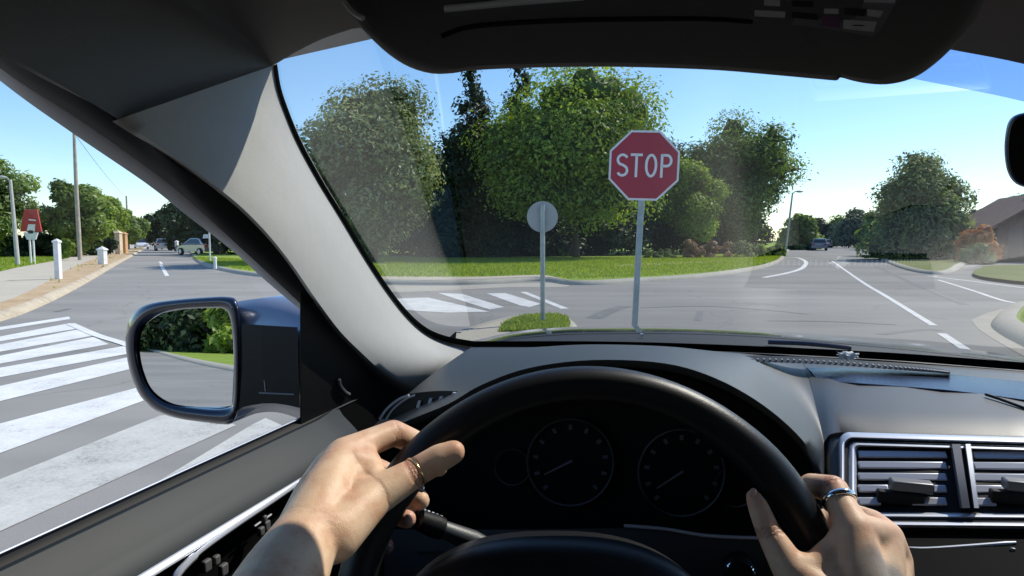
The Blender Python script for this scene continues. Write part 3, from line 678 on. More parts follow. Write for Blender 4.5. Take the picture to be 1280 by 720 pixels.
# street lamp at the right road
def lamp(label, u, Y, h, lean, arm, mat, side=1):
    f = D(u, Y, 0.1); t = empty('street_lamp', f, label, 'street lamp', None)
    tp = f + V((lean, 0, h)); mb = MB(); mb.tube([f, f + (tp - f) * .5, tp], [.10, .085, .06], 10); part('pole', mb, M['concrete_post'] if mat is None else mat, t)
    e = tp + V((arm, -.2, .12)); mb = MB(); mb.tube([tp + V((0, 0, -.1)), tp + V((arm * .4, -.08, .08)), e], .035, 8); part('arm', mb, M['steel'], t)
    mb = MB(); mb.ball(e + V((arm * .3, 0, -.04)), (.32, .16, .09), 12, 8); part('lamp_head', mb, M['sign_back'], t)
lamp('grey street lamp leaning right beside the road right of the trees', 980, 52, 5.0, .45, .35, M['steel'])
lamp('pale lamp post at the left edge in front of the tall tree', 24, 30, 4.0, -.12, -.25, None)
# utility pole
f = D(102, 38, 0.1); up = empty('utility_pole', f, 'tall pale wooden utility pole beside the left pavement', 'utility pole')
mb = MB(); mb.tube([f, f + V((-.02, 0, 4)), f + V((.02, 0, 7.6))], [.12, .11, .08], 12); part('pole', mb, M['pole_wood'], up)
mb = MB(); mb.tube([f + V((.02, 0, 7.58)), f + V((.02, 0, 7.66))], [.10, .06], 10); part('pole_cap', mb, M['steel'], up)
f2 = D(163, 85, 0.1); up2 = empty('utility_pole', f2, 'far thin utility pole behind the brick gate pillars', 'utility pole')
mb = MB(); mb.tube([f2, f2 + V((0, 0, 7.0))], [.15, .10], 10); part('pole', mb, M['pole_wood'], up2)
mb = MB()
for k in (7.45,):
    a = f + V((0, 0, k)); b = f2 + V((0, 0, k - .6)); pth = [a.lerp(b, q / 12) - V((0, 0, 1.2 * (q / 12) * (1 - q / 12))) for q in range(13)]; mb.tube(pth, .012, 5)
o = mesh_obj('overhead_wire', mb.v, mb.f, M['rubber'], base=f + V((0, 0, 7.3))); setp(o, 'thin sagging overhead wire between the two utility poles', 'wire')
# white posts
def post(name, label, u, Y, h, wd, mat, cap=True, cat_='post', group=None):
    f = D(u, Y, 0.1); t = empty(name, f, label, cat_, group)
    mb = MB(); mb.box(f + V((0, 0, h / 2)), wd, wd, h); part('shaft', mb, mat, t, bevel=.012)
    mb = MB()
    c = f + V((0, 0, h)); a = wd * .62
    mb.add([c + V((sx * a, sy * a, 0)) for sx, sy in ((-1, -1), (1, -1), (1, 1), (-1, 1))] + [c + V((sx * a, sy * a, .05)) for sx, sy in ((-1, -1), (1, -1), (1, 1), (-1, 1))] + [c + V((0, 0, .05 + wd * .5))],
           [(0, 1, 5, 4), (1, 2, 6, 5), (2, 3, 7, 6), (3, 0, 4, 7), (4, 5, 8), (5, 6, 8), (6, 7, 8), (7, 4, 8), (3, 2, 1, 0)])
    part('cap', mb, mat, t, smooth=False)
post('white_post', 'slim white post at the edge of the left pavement', 74, 19.5, 1.12, .15, M['white'])
post('utility_box', 'stout white box on the pavement right of the tall wooden pole', 130, 31.3, .70, .30, M['white'], cat_='utility box')
post('gate_pillar', 'pale cream gate pillar beside the left road', 151, 54, 1.75, .42, M['brick_pale'], cat_='gate pillar')
post('gate_pillar', 'orange brick gate pillar just right of the cream one', 158, 58, 1.70, .40, M['brick'], cat_='gate pillar')
post('white_post', 'white post across the left road near the dark trees', 223, 62, 1.0, .25, M['white'])
# red sign
f = D(42, 32, 0.1); rsg = empty('red_sign', f, 'red tapered sign board with white lower part on white legs', 'sign')
def q(a, b, y=0.0): return f + V((a, y, b))
mb = MB(); mb.prism([q(-.52, 1.62), q(.54, 1.62), q(.38, 2.72), q(-.26, 2.72)], V((0, .08, 0))); pn = part('board', mb, M['red_panel'], rsg, smooth=False, bevel=.01)
mb = MB(); mb.prism([q(-.18, 1.66, -.006), q(.22, 1.62, -.006), q(.26, 1.98, -.006), q(-.08, 1.98, -.006)], V((0, .004, 0))); part('white_patch', mb, M['white'], pn, smooth=False)
mb = MB(); mb.prism([q(-.05, 2.18, -.006), q(.30, 2.14, -.006), q(.30, 2.20, -.006), q(-.05, 2.24, -.006)], V((0, .004, 0))); part('pale_strip', mb, M['label_grey'], pn, smooth=False)
mb = MB(); mb.prism([q(-.36, 1.58), q(.36, 1.58), q(.22, 1.22), q(-.20, 1.22)], V((0, .07, 0))); lw = part('lower_panel', mb, M['white'], rsg, smooth=False)
mb = MB(); mb.prism([q(-.10, 1.52, -.006), q(.13, 1.52, -.006), q(.13, 1.68, -.006), q(-.10, 1.68, -.006)], V((0, .003, 0))); part('dark_square', mb, M['label_dark'], lw, smooth=False)
for k in (-.09, .09):
    mb = MB(); mb.tube([q(k, -.02, .04), q(k, 1.26, .04)], .045, 8); part('leg', mb, M['white'], rsg)
# street name sign at the left corner
f = D(264, 36, 0.1); sn = empty('corner_sign', f, 'white corner signpost with a short pointing plate by the parked cars', 'signpost')
mb = MB(); mb.tube([f, f + V((0, 0, 1.75))], .045, 10); part('post', mb, M['white'], sn)
mb = MB(); mb.prism([f + V((-.36, -.05, 1.30)), f + V((-.04, -.05, 1.30)), f + V((-.04, -.05, 1.52)), f + V((-.30, -.05, 1.52))], V((0, .02, 0))); part('plate', mb, M['white'], sn, smooth=False)
post('white_post', 'little white marker post on the kerb below the corner signpost', 270, 26.5, .42, .10, M['white'])

# parked and moving cars outdoors
def make_car(label, pos, heading, paint, group=None, L=4.3, Wd=1.75, Ht=1.46, name='parked_car'):
    t = empty(name, pos, label, 'car', group); f = V((math.sin(heading), math.cos(heading), 0)); r = V((f.y, -f.x, 0))
    def P(a, b, c): return V(pos) + f * a + r * b + V((0, 0, c))
    prof = [(-2.10, .30), (-2.15, .55), (-2.10, .88), (-1.55, .95), (1.00, .93), (1.85, .80), (2.10, .62), (2.13, .32)]
    rows = []
    for s, k in ((-1, .90), (-1, 1), (-.8, 1.0), (0, 1.0), (.8, 1.0), (1, 1), (1, .90)):
        b = s * Wd / 2 * k
        rows.append([P(a * (1.0 if abs(s) < .9 else .985), b, (c if k == 1 or c < .4 else c - .05) if abs(s) > .9 else c + (.025 if c > .7 else 0)) for a, c in prof])
    mb = MB(); mb.grid(rows)
    mb.add(rows[0], [tuple(range(len(prof)))]); mb.add(rows[-1], [tuple(range(len(prof)))])
    mb.add([P(-2.1, -.8, .3), P(2.1, -.8, .3), P(2.1, .8, .3), P(-2.1, .8, .3)], [(0, 1, 2, 3)])
    body = part('body', mb, paint, t, auto=50)
    cab = [(-1.75, .93), (-1.20, 1.38), (-.80, Ht), (.15, Ht - .02), (1.05, .92)]
    rows = [[P(a, s * (Wd / 2 - .06 - max(0, c - .92) * .28), c) for a, c in cab] for s in (-1, 1)]
    mb = MB(); mb.grid([rows[0], [p.lerp(q_, .5) + V((0, 0, .03)) for p, q_ in zip(*rows)], rows[1]]); mb.add(rows[0], [(0, 1, 2, 3, 4)]); mb.add(rows[1], [(0, 1, 2, 3, 4)])
    part('cabin', mb, paint, t, auto=30)
    for s in (-1, 1):
        mb = MB(); g = [P(a, s * (Wd / 2 - .055 - max(0, c - .92) * .28), c) for a, c in [(-1.45, .97), (-1.08, 1.33), (-.76, Ht - .07), (.12, Ht - .09), (.80, .97)]]
        mb.add(g, [(0, 1, 2, 3, 4)]); part('side_window', mb, M['carglass'], t, smooth=False)
    for (a0, c0), (a1, c1), nm in (((1.05, .95), (.20, Ht - .04), 'windscreen'), ((-1.72, .97), (-1.18, 1.38), 'rear_window')):
        dd = .02 if nm == 'windscreen' else -.02
        mb = MB(); mb.grid([[P(a0 + dd, s * (Wd / 2 - .14), c0 + .012) for s in (-1, 0, 1)], [P(a1 + dd, s * (Wd / 2 - .28), c1 + .03) for s in (-1, 0, 1)]]); part(nm, mb, M['carglass'], t)
    for a in (-1.32, 1.32):
        for s in (-1, 1):
            mb = MB(); mb.tube([P(a, s * (Wd / 2 - .20), .31), P(a, s * (Wd / 2 + .01), .31)], .31, 20); wh = part('wheel', mb, M['tyre'], t)
            mb = MB(); mb.tube([P(a, s * (Wd / 2), .31), P(a, s * (Wd / 2 + .02), .31)], .19, 16); part('rim', mb, M['silver'], wh)
    for s in (-1, 1):
        mb = MB(); mb.box(P(2.06, s * .62, .66), .34, .16, .14, r, f, V((0, 0, 1))); part('headlight', mb, M['lamp_lens'], t, bevel=.02)
        mb = MB(); mb.box(P(-2.10, s * .66, .78), .26, .10, .16, r, f, V((0, 0, 1))); part('tail_light', mb, M['lamp_red'], t, bevel=.02)
        mb = MB(); mb.box(P(.85, s * (Wd / 2 + .06), .98), .16, .10, .12, r, f, V((0, 0, 1))); part('door_mirror', mb, paint, t, bevel=.02)
    mb = MB(); mb.box(P(2.13, 0, .42), .52, .02, .11, r, f, V((0, 0, 1))); part('number_plate', mb, M['white'], t)
make_car('white car parked on the left side of the left road, in the distance', D(179, 92), R(150), M['car_white'], 'cars on the left road')
make_car('silver car standing mid distance on the left road near the dark trees', D(206, 78), R(-32), M['car_silver'], 'cars on the left road')
make_car('pale silver car parked beside the corner signpost', D(250, 56), R(-60), M['car_silver'], 'cars on the left road')
make_car('blue-grey car driving away on the right road in the tree shadow', D(1022, 80), R(24), M['car_bluegrey'], name='driving_car')
make_car('small silver car far down the right road', D(1031, 110), R(24), M['car_silver'], name='driving_car')
# brown house at the right
hb = D(1275, 38, 0.1); hs = empty('brown_house', hb, 'brown brick house with a dark gable roof at the right edge', 'house')
hx, hy = V((.96, -.28, 0)), V((.28, .96, 0))
def hp(a, b, c): return hb + hx * a + hy * b + V((0, 0, c))
mb = MB(); e, ap_ = 2.1, 3.9
fr = [hp(-1.3, 0, 0), hp(4.2, 0, 0), hp(4.2, 0, e), hp(1.45, 0, ap_ - .2), hp(-1.3, 0, e)]; bk = [p + hy * 7 for p in fr]
mb.add(fr + bk, [(0, 1, 2, 3, 4), (9, 8, 7, 6, 5), (0, 5, 6, 1), (1, 6, 7, 2), (4, 9, 5, 0)]); part('wall', mb, M['wall_brown'], hs, smooth=False)
mb = MB(); mb.prism([hp(-1.75, -.3, e - .30), hp(1.45, -.3, ap_), hp(4.65, -.3, e - .30), hp(4.65, -.3, e - .15), hp(1.45, -.3, ap_ + .16), hp(-1.75, -.3, e - .15)], hy * 7.6); rf = part('roof', mb, M['roof_tile'], hs, smooth=False)
mb = MB(); mb.box(hp(1.8, 3, 4.2), .5, .5, 1.1); part('chimney', mb, M['brick'], rf)
for a in (1.6, 3.2):
    mb = MB(); mb.box(hp(a, -.02, 1.25), .9, .06, 1.1, hx, hy); wn = part('window', mb, M['white'], hs)
    mb = MB(); mb.box(hp(a, -.055, 1.25), .76, .01, .96, hx, hy); part('pane', mb, M['carglass'], wn)
mb = MB(); mb.box(hp(-.35, -.02, 1.0), .80, .06, 1.95, hx, hy); part('door', mb, M['label_dark'], hs)

#CAR_SECTION
# ================================================================== THE CAR
CAM_R, CAM_U, CAM_F = V((1, 0, 0)), V((0, sp, cp)), V((0, cp, -sp))
def CC(x, y, z): return EYE + CAM_R * x + CAM_U * y + CAM_F * z
car = empty('car', CP(0.3, -0.2, 0), 'dark blue car seen from its driver seat, with grey dashboard and black steering wheel', 'car')

# ---- windscreen edge curves in picture terms
REDGE = [(341, 82), (346, 112), (356, 142), (372, 180), (398, 228), (425, 272), (455, 322), (482, 363), (508, 396), (532, 417), (558, 428), (590, 434)]
LEDGE = [(148, 149), (195, 180), (235, 207), (270, 233), (303, 260), (336, 294), (366, 332), (395, 374), (425, 414), (455, 444), (485, 471), (514, 489)]
Rc, Lc_ = cat(REDGE, 5), cat(LEDGE, 5)
rows = []
for (ru, rv), (lu, lv) in zip(Rc, Lc_):
    a, b = W(ru, rv, -0.004), PL(lu, lv, -0.03); row = []
    toE = (EYE - (a + b) / 2).normalized()
    for k in range(13):
        t = k / 12; row.append(a.lerp(b, t) + toE * 0.034 * min(1, t / .35) ** .7 * (1 - (max(0, t - .42) / .58) ** 2.2))
    rows.append(row)
# return edge towards the glass and behind the trim
rows = [[r[0] + WN * 0.010 + (r[0] - r[1]).normalized() * .001] + r + [r[-1] + (r[-1] - r[-2]).normalized() * .01 - (EYE - r[-1]).normalized() * .03] for r in rows]
mb = MB(); mb.grid(rows); pil = part('pillar_trim', mb, M['pillar'], car, auto=80)

# ---- headliner
front = [(148, 149), (200, 134), (260, 113), (315, 93), (341, 82), (368, 66), (402, 49), (440, 36)]
fr = [PL(148, 149, -0.03)]
Rtop = W(341, 82, -0.004)
for i, (u, v) in enumerate(cat(front, 4)[1:]):
    if u < 341:
        t = (u - 148) / (341 - 148.0); d = ray(u, v); L0 = (fr[0] - EYE).dot(CAM_F); L1 = (Rtop - EYE).dot(CAM_F)
        fr.append(EYE + d * ((L0 * (1 - t) + L1 * t)) + (EYE - Rtop).normalized() * 0.008 * math.sin(math.pi * t))
    else: fr.append(W(u, v, -0.006))
for u, v in cat([(440, 36), (640, 18), (840, 20), (1040, 34), (1183, 61), (1280, 80), (1400, 112), (1560, 160)], 5)[1:]: fr.append(W(u, v, -0.006))
n = len(fr); rows = [fr]
def carxy(p): return (p.dot(ER), p.dot(EF), p.z)
left = [PL(u, v, -.028) for u, v in [(112, 127.5), (75, 105), (37, 83), (0, 61), (-60, 24), (-140, -30)]]
left += [left[-1] + EF * -.25 + EZ * .01, CP(-.40, -.5, left[-1].z + .01), CP(-.40, -1.05, left[-1].z)]
F0 = [carxy(p) for p in fr]
for L_ in left:
    x_l, y_l, z_l = carxy(L_); dl_ = F0[0][1] - y_l; row = [L_]
    for i in range(1, n):
        s_ = i / (n - 1); x0_, y0_, z0_ = F0[i]
        zr = z_l + (1.575 - z_l) * (1 - abs(2 * s_ - 1) ** 2.6) if s_ < .5 else 1.575 - .10 * abs(2 * s_ - 1) ** 2.6
        k_ = 1 - math.exp(-dl_ / .12); y_ = y0_ - dl_ * (1 - .25 * (1 - s_) * 0) - (y0_ - F0[0][1]) * k_ * .6
        row.append(CP(x0_ + (x_l - F0[0][0]) * (1 - s_) ** 3, y_, z0_ + (zr - z0_) * k_))
    rows.append(row)
mb = MB(); mb.grid(rows); hl = part('headliner', mb, M['liner'], car, auto=80)
# outer roof skin keeps the sun out
mb = MB(); mb.grid([[CP(x_, y_, z_ - .05 * abs(2 * (x_ - .32) / 1.6) ** 2) for x_ in np.linspace(-.52, 1.16, 9)] for y_, z_ in ((.60, 1.535), (.3, 1.60), (-.2, 1.63), (-.8, 1.60), (-1.15, 1.54))]); part('roof', mb, M['paint_blue'], car)

# ---- door frame: black seal and pillar shade, outer frame band, sail panel
seal_out = [(-140, -35), (0, 85), (100, 150), (206, 226), (255, 268), (300, 309), (340, 346), (380, 384)]
sky_edge = [(-140, -15), (0, 101), (90, 166), (181, 228), (232, 268), (290, 313), (330, 349), (376, 388)]
seal_in = [(-140, -62), (0, 61), (75, 106), (148, 149), (222, 208), (303, 260), (366, 332), (395, 374)]
a, b, c = cat(seal_in, 6), cat(seal_out, 6), cat(sky_edge, 6)
mb = MB(); mb.grid([[PL(u, v, -.022) for u, v in a], [PL((u + p) / 2, (v + q_) / 2, -.012) for (u, v), (p, q_) in zip(a, b)], [PL(u, v, .004) for u, v in b], [PL(u, v, .035) for u, v in b]])
part('window_seal_and_shade', mb, M['rubber'], car, auto=80)  # rubber black widened to take in the pillar's shaded side
M['frame'] = simple('window_frame_paint', (0.80, 0.82, 0.86), 0.5, spec=0.5)
mb = MB(); mb.grid([[PL(u, v, .010) for u, v in b], [PL(u, v, .020) for u, v in c], [PL(u, v, .05) for u, v in c]]); part('window_frame', mb, M['frame'], car, auto=80)
mb = MB()
sail = cat([(375, 340), (405, 384), (432, 418), (470, 456), (516, 486)], 4) + [(535, 515), (470, 540), (375, 560)]
mb.add([PL(u, v, -.012) for u, v in sail] + [PL(u, v, .03) for u, v in sail], [tuple(range(len(sail)))] + [(i, (i + 1) % len(sail), (i + 1) % len(sail) + len(sail), i + len(sail)) for i in range(len(sail))])
sp__ = part('corner_panel', mb, M['dash_black'], car, smooth=False, bevel=.003)
mb = MB(); mb.tube([PL(u, v, -.016) for u, v in cat([(424, 474), (426, 482), (432, 490), (437, 493)], 4)], .0022, 6); part('speaker_glint', mb, M['gauge_line'], sp__)  # pale arc painted as the highlight on the speaker rim

# ---- door: sweep along the car
def zof(u, v, xc): return S(u, v, xc).z
zg = zof(200, 600, -.505); zc = zof(300, 644, -.445)
prof = [(-.60, zg - .02), (-.515, zg - .004), (-.505, zg), (-.498, zg + .001), (-.492, zg - .006), (-.482, zg - .004), (-.472, zg - .004 - .3 * (zg - zc)), (-.460, zg - .62 * (zg - zc)), (-.450, zc + .008), (-.446, zc)]
ys = list(np.linspace(-.9, .74, 18)) + [.77, .795, .81]
mb = MB(); mb.grid([[CP(x_ + (0 if y_ < .75 else -(y_ - .75) * .25), y_, z_) for x_, z_ in prof[4:]] for y_ in ys]); dp = part('door_panel', mb, M['door_pad'], car, auto=50)
mb = MB(); mb.grid([[CP(x_, y_, z_) for x_, z_ in [(-.512, zg - .012)] + prof[2:5]] for y_ in ys[:-3] + [.86]]); part('window_strip', mb, M['rubber'], car, auto=60)
mb = MB(); mb.tube([CP(-.495, y_, zg + .0035) for y_ in (-.9, -.2, .8)], .0010, 6); part('glass_channel', mb, M['slat'], car)
mb = MB(); rows = []
for y_ in np.linspace(-.9, .80, 20):
    rows.append([CP(-.447, y_, zc + .0005), CP(-.442, y_, zc - .0005), CP(-.4405, y_, zc - .005), CP(-.447, y_, zc - .007)])
mb.grid(rows); part('chrome_strip', mb, M['silver'], car, auto=80)
mb = MB(); mb.grid([[CP(x_, y_, z_) for x_, z_ in ((-.447, zc - .010), (-.462, zc - .03), (-.468, zc - .10), (-.45, zc - .20), (-.47, zc - .45), (-.47, .25))] for y_ in np.linspace(-.9, 1.1, 14)]); part('door_lower', mb, M['dash_black'], car, auto=60)
sw = cat([(214, 735), (222, 718), (236, 702), (257, 684), (298, 655), (340, 627), (372, 605)], 5)
mb = MB(); mb.tube([S(u, v, -.437) for u, v in sw], [.0035 if u < 245 else .0022 for u, v in sw], 8); part('switch_trim', mb, M['silver'], car)
for (u, v, s_) in ((258, 707, .010), (270, 700, .008), (279, 712, .010), (333, 657, .009), (326, 664, .008), (330, 648, .006)):
    mb = MB(); mb.box(S(u, v, -.445), .006, s_, s_ * 1.2, ER, EF, EZ); part('switch', mb, M['gauge_mark'], car, bevel=.002)
mb = MB(); mb.tube([S(318, 658, -.446), S(339, 643, -.446)], .0012, 6); part('switch_line', mb, M['slat'], car)
mb = MB(); mb.add([CP(-.60, y_, z_) for y_, z_ in ((-1.1, .25), (1.0, .25), (1.0, zg - .07), (-1.1, zg - .07))], [(0, 1, 2, 3)]); mb.add([CP(-.62, y_, z_) for y_, z_ in ((-1.1, zg - .03), (-.32, zg - .03), (-.22, 1.5), (-1.1, 1.56))], [(0, 1, 2, 3)])
part('door_skin', mb, M['paint_blue'], car, smooth=False)
mb = MB(); gp = [(-.52, zg - .01, -.25), (-.52, zg - .01, .88), (-.42, 1.43, .36), (-.40, 1.46, .1), (-.40, 1.47, -.25)]
mb.add([CP(-.50 + .25 * (z_ - 1.08) - .018, y_, z_) for _, z_, y_ in gp], [(0, 1, 2, 3, 4)]); part('side_window', mb, M['side_glass'], car, smooth=False)
# the rest of the shell (right side, rear, floor, bulkhead)
mb = MB()
mb.add([CP(1.12, y_, z_) for y_, z_ in ((-1.15, .25), (1.2, .25), (1.2, 1.08), (-1.15, 1.08))], [(0, 1, 2, 3)])
mb.add([CP(1.12, -1.15, 1.07), CP(1.12, -.30, 1.07), CP(1.05, -.25, 1.55), CP(1.05, -1.15, 1.55)], [(0, 1, 2, 3)])
mb.add([CP(1.12, .92, 1.07), CP(1.12, 1.2, 1.07), CP(1.03, .66, 1.50), CP(1.03, .54, 1.50)], [(0, 1, 2, 3)])
mb.add([CP(1.05, -1.15, 1.45), CP(1.05, .62, 1.45), CP(1.0, .62, 1.56), CP(1.0, -1.15, 1.58)], [(0, 1, 2, 3)])
mb.add([CP(x_, -1.12, z_) for x_, z_ in ((-.6, .25), (1.12, .25), (1.05, 1.58), (-.45, 1.58))], [(0, 1, 2, 3)])
mb.add([CP(x_, y_, .27) for x_, y_ in ((-.6, -1.15), (1.12, -1.15), (1.12, 1.3), (-.6, 1.3))], [(0, 1, 2, 3)])
mb.add([CP(x_, 1.24, z_) for x_, z_ in ((-.6, .25), (1.12, .25), (1.12, 1.07), (-.6, 1.07))], [(0, 1, 2, 3)])
part('cabin_shell', mb, M['cloth'], car, smooth=False)
# seats (behind and below the eye)
for xc, nm in ((-.06, 'driver_seat'), (.68, 'passenger_seat')):
    mb = MB(); mb.grid([[CP(xc + a * .25, y_, z_ + (.03 * abs(a) ** 3)) for a in (-1, -.6, 0, .6, 1)] for y_, z_ in ((.28, .45), (.30, .58), (.0, .60), (-.26, .58), (-.32, .62), (-.36, .9), (-.40, 1.12), (-.46, 1.14), (-.48, .5))]); part(nm, mb, M['cloth'], car, auto=80)

# ---- windscreen glass
mb = MB(); bot = [(590, 434), (640, 434), (740, 434.5), (840, 437), (940, 441), (1040, 446), (1140, 452), (1240, 460), (1300, 465), (1560, 490)]
BOT = cat(bot, 4)
outl = [W(u, v) for u, v in Rc] + [W(u, v) for u, v in BOT[1:]] + [W(1600, 180), W(1400, 100), W(1280, 72), W(1183, 54), W(1040, 26), W(840, 10), W(640, 8), W(440, 28), W(390, 48)]
mb.poly(outl); wsn = part('windscreen', mb, M['windscreen'], car, smooth=False)
mb = MB(); mb.grid([[W(u, v, -.004) for u, v in BOT], [W(u, v - 7.5 - max(0, (u - 640)) * .004, -.004) for u, v in BOT]])
mb.grid([[W(u, v, -.003) for u, v in Rc], [W(u + 5.5 - 3.0 * max(0, min(1, (v - 370) / 60.0)), v - 2 - 5.5 * max(0, min(1, (v - 370) / 60.0)), -.003) for u, v in Rc]])
part('black_border', mb, M['rubber'], wsn, smooth=False)
mb = MB(); mb.grid([[W(u, v, -.003) for u, v in cat([(1100, 88), (1140, 98), (1200, 110), (1280, 127), (1420, 165)], 5)], [W(u, v, -.003) for u, v in cat([(1100, 30), (1140, 44), (1200, 58), (1280, 72), (1420, 105)], 5)]]); part('shade_band', mb, M['shade_band'], wsn, smooth=False)
# cowl and bonnet
cr = [(560, 432), (600, 424), (640, 415), (690, 410), (740, 408), (850, 408), (950, 412), (1050, 420), (1180, 433), (1280, 446), (1420, 468)]
CR = cat(cr, 4)
mb = MB(); mb.grid([[K(u, v + 9, 1.42) for u, v in CR], [K(u, v + 3.5, 1.56) for u, v in CR], [K(u, v, 1.75) for u, v in CR], [K(u, v, 1.75) + EF * .35 - EZ * .075 for u, v in CR], [K(u, v, 1.75) + EF * .8 - EZ * .22 for u, v in CR], [K(u, v, 1.75) + EF * .85 - EZ * .6 for u, v in CR]])
part('bonnet', mb, M['hood'], car, auto=80)
mb = MB(); mb.grid([[K(u, v + 7, 1.44) for u, v in CR], [K(u, v + 12, 1.40) for u, v in CR], [K(u, v + 22, 1.27) for u, v in CR], [K(u, v + 34, 1.24) for u, v in CR]]); part('cowl', mb, simple('cowl_plastic', (.035, .038, .038), .6), car, auto=80)
mb = MB(); mb.tube([K(u, v, 1.30) + EZ * .002 for u, v in cat([(960, 429), (1010, 431), (1060, 436), (1060, 437)], 4)], .0045, 8); part('wiper', mb, M['airbag'], car)
mb = MB(); mb.box(K(802, 419, 1.36), .006, .006, .006); part('washer_nozzle', mb, M['white'], car)

# ---- dashboard top
Bk = [(585, 437, 1.12), (590, 434.5, 1.15), (610, 434.5, 1.16), (645, 434.5, 1.16), (690, 434.5, 1.16), (745, 434.5, 1.16), (830, 436.5, 1.16), (885, 439, 1.16), (930, 441, 1.16), (970, 443, 1.16), (1000, 445, 1.16), (1015, 446, 1.16)]
Ft = [(432, 566, .72), (500, 530, .68), (560, 505, .64), (602, 481, .62), (661, 460, .60), (740, 450, .60), (830, 454, .60), (895, 473, .60), (955, 507, .61), (1003, 550, .64), (1026, 590, .68), (1032, 640, .70)]
BK_, FT_ = cat(Bk, 5), cat(Ft, 5)
rows = [[] for _ in range(9)]
KNEE = K(1030, 552, .748)
for (bu, bv, by), (fu, fv, fy) in zip(BK_, FT_):
    a, b = K(bu, bv, by), K(fu, fv, fy); w_ = max(0, min(1, (fu - 940) / 88.0)); w_ = w_ * w_ * (3 - 2 * w_); m_ = a.lerp(b, .75).lerp(KNEE, w_)
    for k in range(9):
        t = k / 8; p = a.lerp(m_, t / .75) if t <= .75 else m_.lerp(b, (t - .75) / .25)
        p.z += .010 * math.sin(math.pi * t) * (1 - w_) + (.012 * math.sin(math.pi * t / .75) * w_ if t < .75 else 0); rows[k].append(p)
# rounded lip rolling under
rows.append([p + EF * .006 - EZ * .008 for p in rows[-1]]); rows.append([p + EF * .03 - EZ * .012 for p in rows[-2]])
mb = MB(); mb.grid(rows); dash = part('dashboard', mb, M['dash'], car, auto=80)
Bk2 = [(1000, 445, 1.155), (1040, 447, 1.16), (1100, 450, 1.16), (1160, 454.5, 1.16), (1240, 460.5, 1.16), (1300, 466, 1.16), (1450, 480, 1.16), (1650, 500, 1.16)]
Ft2 = [(1030, 552, .748), (1044, 541, .752), (1100, 539.5, .755), (1160, 541, .755), (1240, 543, .755), (1300, 545, .755), (1480, 556, .755), (1700, 575, .755)]
rows = [[] for _ in range(7)]
for (bu, bv, by), (fu, fv, fy) in zip(cat(Bk2, 5), cat(Ft2, 5)):
    a, b = K(bu, bv, by), K(fu, fv, fy)
    for k in range(7):
        t = k / 6; p = a.lerp(b, t); p.z += .012 * math.sin(math.pi * t); rows[k].append(p)
for dv, yy in ((3, .7525), (9, .747), (61, .704), (112, .662), (192, .62), (412, .58)):
    rows.append([K(fu, fv + dv, yy - (.0 if fu > 1040 else .0)) for fu, fv, fy in cat(Ft2, 5)])
mb = MB(); mb.grid(rows); part('centre_fascia', mb, M['dash'], car, auto=80)
def dash_top(u, v, lift=.004):
    """point of the right dash top seen at u, v"""
    best = None
    b = np.array([(p[0], p[1]) for p in cat(Bk2, 20)]); f = np.array([(p[0], p[1]) for p in cat(Ft2, 20)])
    A = cat(Bk2, 20); B_ = cat(Ft2, 20)
    for i in range(len(A)):
        a, c = K(*A[i]), K(*B_[i])
        for k in range(25):
            t = k / 24; p = a.lerp(c, t); p.z += .012 * math.sin(math.pi * t)
            d = p - EYE; z_ = d.dot(CAM_F); uu, vv = 640 + F * d.x / z_, 360 - F * d.dot(CAM_U) / z_
            e_ = (uu - u) ** 2 + (vv - v) ** 2
            if best is None or e_ < best[0]: best = (e_, p)
    yc = best[1].dot(EF); q_ = K(u, v, yc); return q_ + EZ * lift
# airbag cover: smooth insert
rows = []
up_ = [(1008, 460), (1060, 461), (1120, 464), (1180, 468), (1230, 473), (1290, 479), (1380, 488)]
lo_ = [(1022, 477), (1075, 480), (1130, 484), (1180, 488), (1225, 493), (1290, 502), (1390, 515)]
A_, B_ = [dash_top(u, v, .001) for u, v in up_], [dash_top(u, v, .001) for u, v in lo_]
mb = MB(); mb.grid([[p - EZ * .004 for p in A_], A_, [p.lerp(q_, .5) + EZ * .0025 for p, q_ in zip(A_, B_)], B_, [p - EZ * .004 for p in B_]]); part('airbag_cover', mb, M['airbag'], dash, auto=80)
mb = MB(); mb.tube([dash_top(u, v, .0025) for u, v in [(958, 459), (968, 466), (978, 476)]], .0022, 6); part('panel_gap', mb, M['rubber'], dash)
mb = MB(); mb.tube([dash_top(u, v, .003) for u, v in [(1232, 496), (1250, 502), (1285, 515)]], .0018, 6); part('panel_gap', mb, M['rubber'], dash)
M['fin'] = simple('slot_fin', (.22, .22, .23), .5)
# defroster slot
D1 = [(838, 447.5), (880, 447.5), (940, 448.5), (1000, 450), (1060, 453.5), (1120, 458.5), (1160, 462), (1188, 465)]
def dtop(u, v): return K(u, v, 1.02)
mb = MB(); top_ = cat(D1, 4); m_ = len(top_)
hw = [.6 + 3.6 * math.sin(math.pi * min(1, max(0, .04 + i / (m_ - 1) * .92))) ** .5 for i in range(m_)]
mb.grid([[K(u, v - h_, 1.02 + .02) for (u, v), h_ in zip(top_, hw)], [K(u, v + h_, .985) for (u, v), h_ in zip(top_, hw)]]); ds = part('defroster_slot', mb, M['rubber'], dash)
for i in range(2, m_ - 1):
    for s_ in (0, .5):
        u = top_[i][0] + s_ * (top_[i + 1][0] - top_[i][0]); v = top_[i][1] + s_ * (top_[i + 1][1] - top_[i][1])
        mb = MB(); mb.box(K(u, v + .8, .992), .0022, .010, .0028, ER, EF, EZ); part('slot_fin', mb, M['fin'], ds)
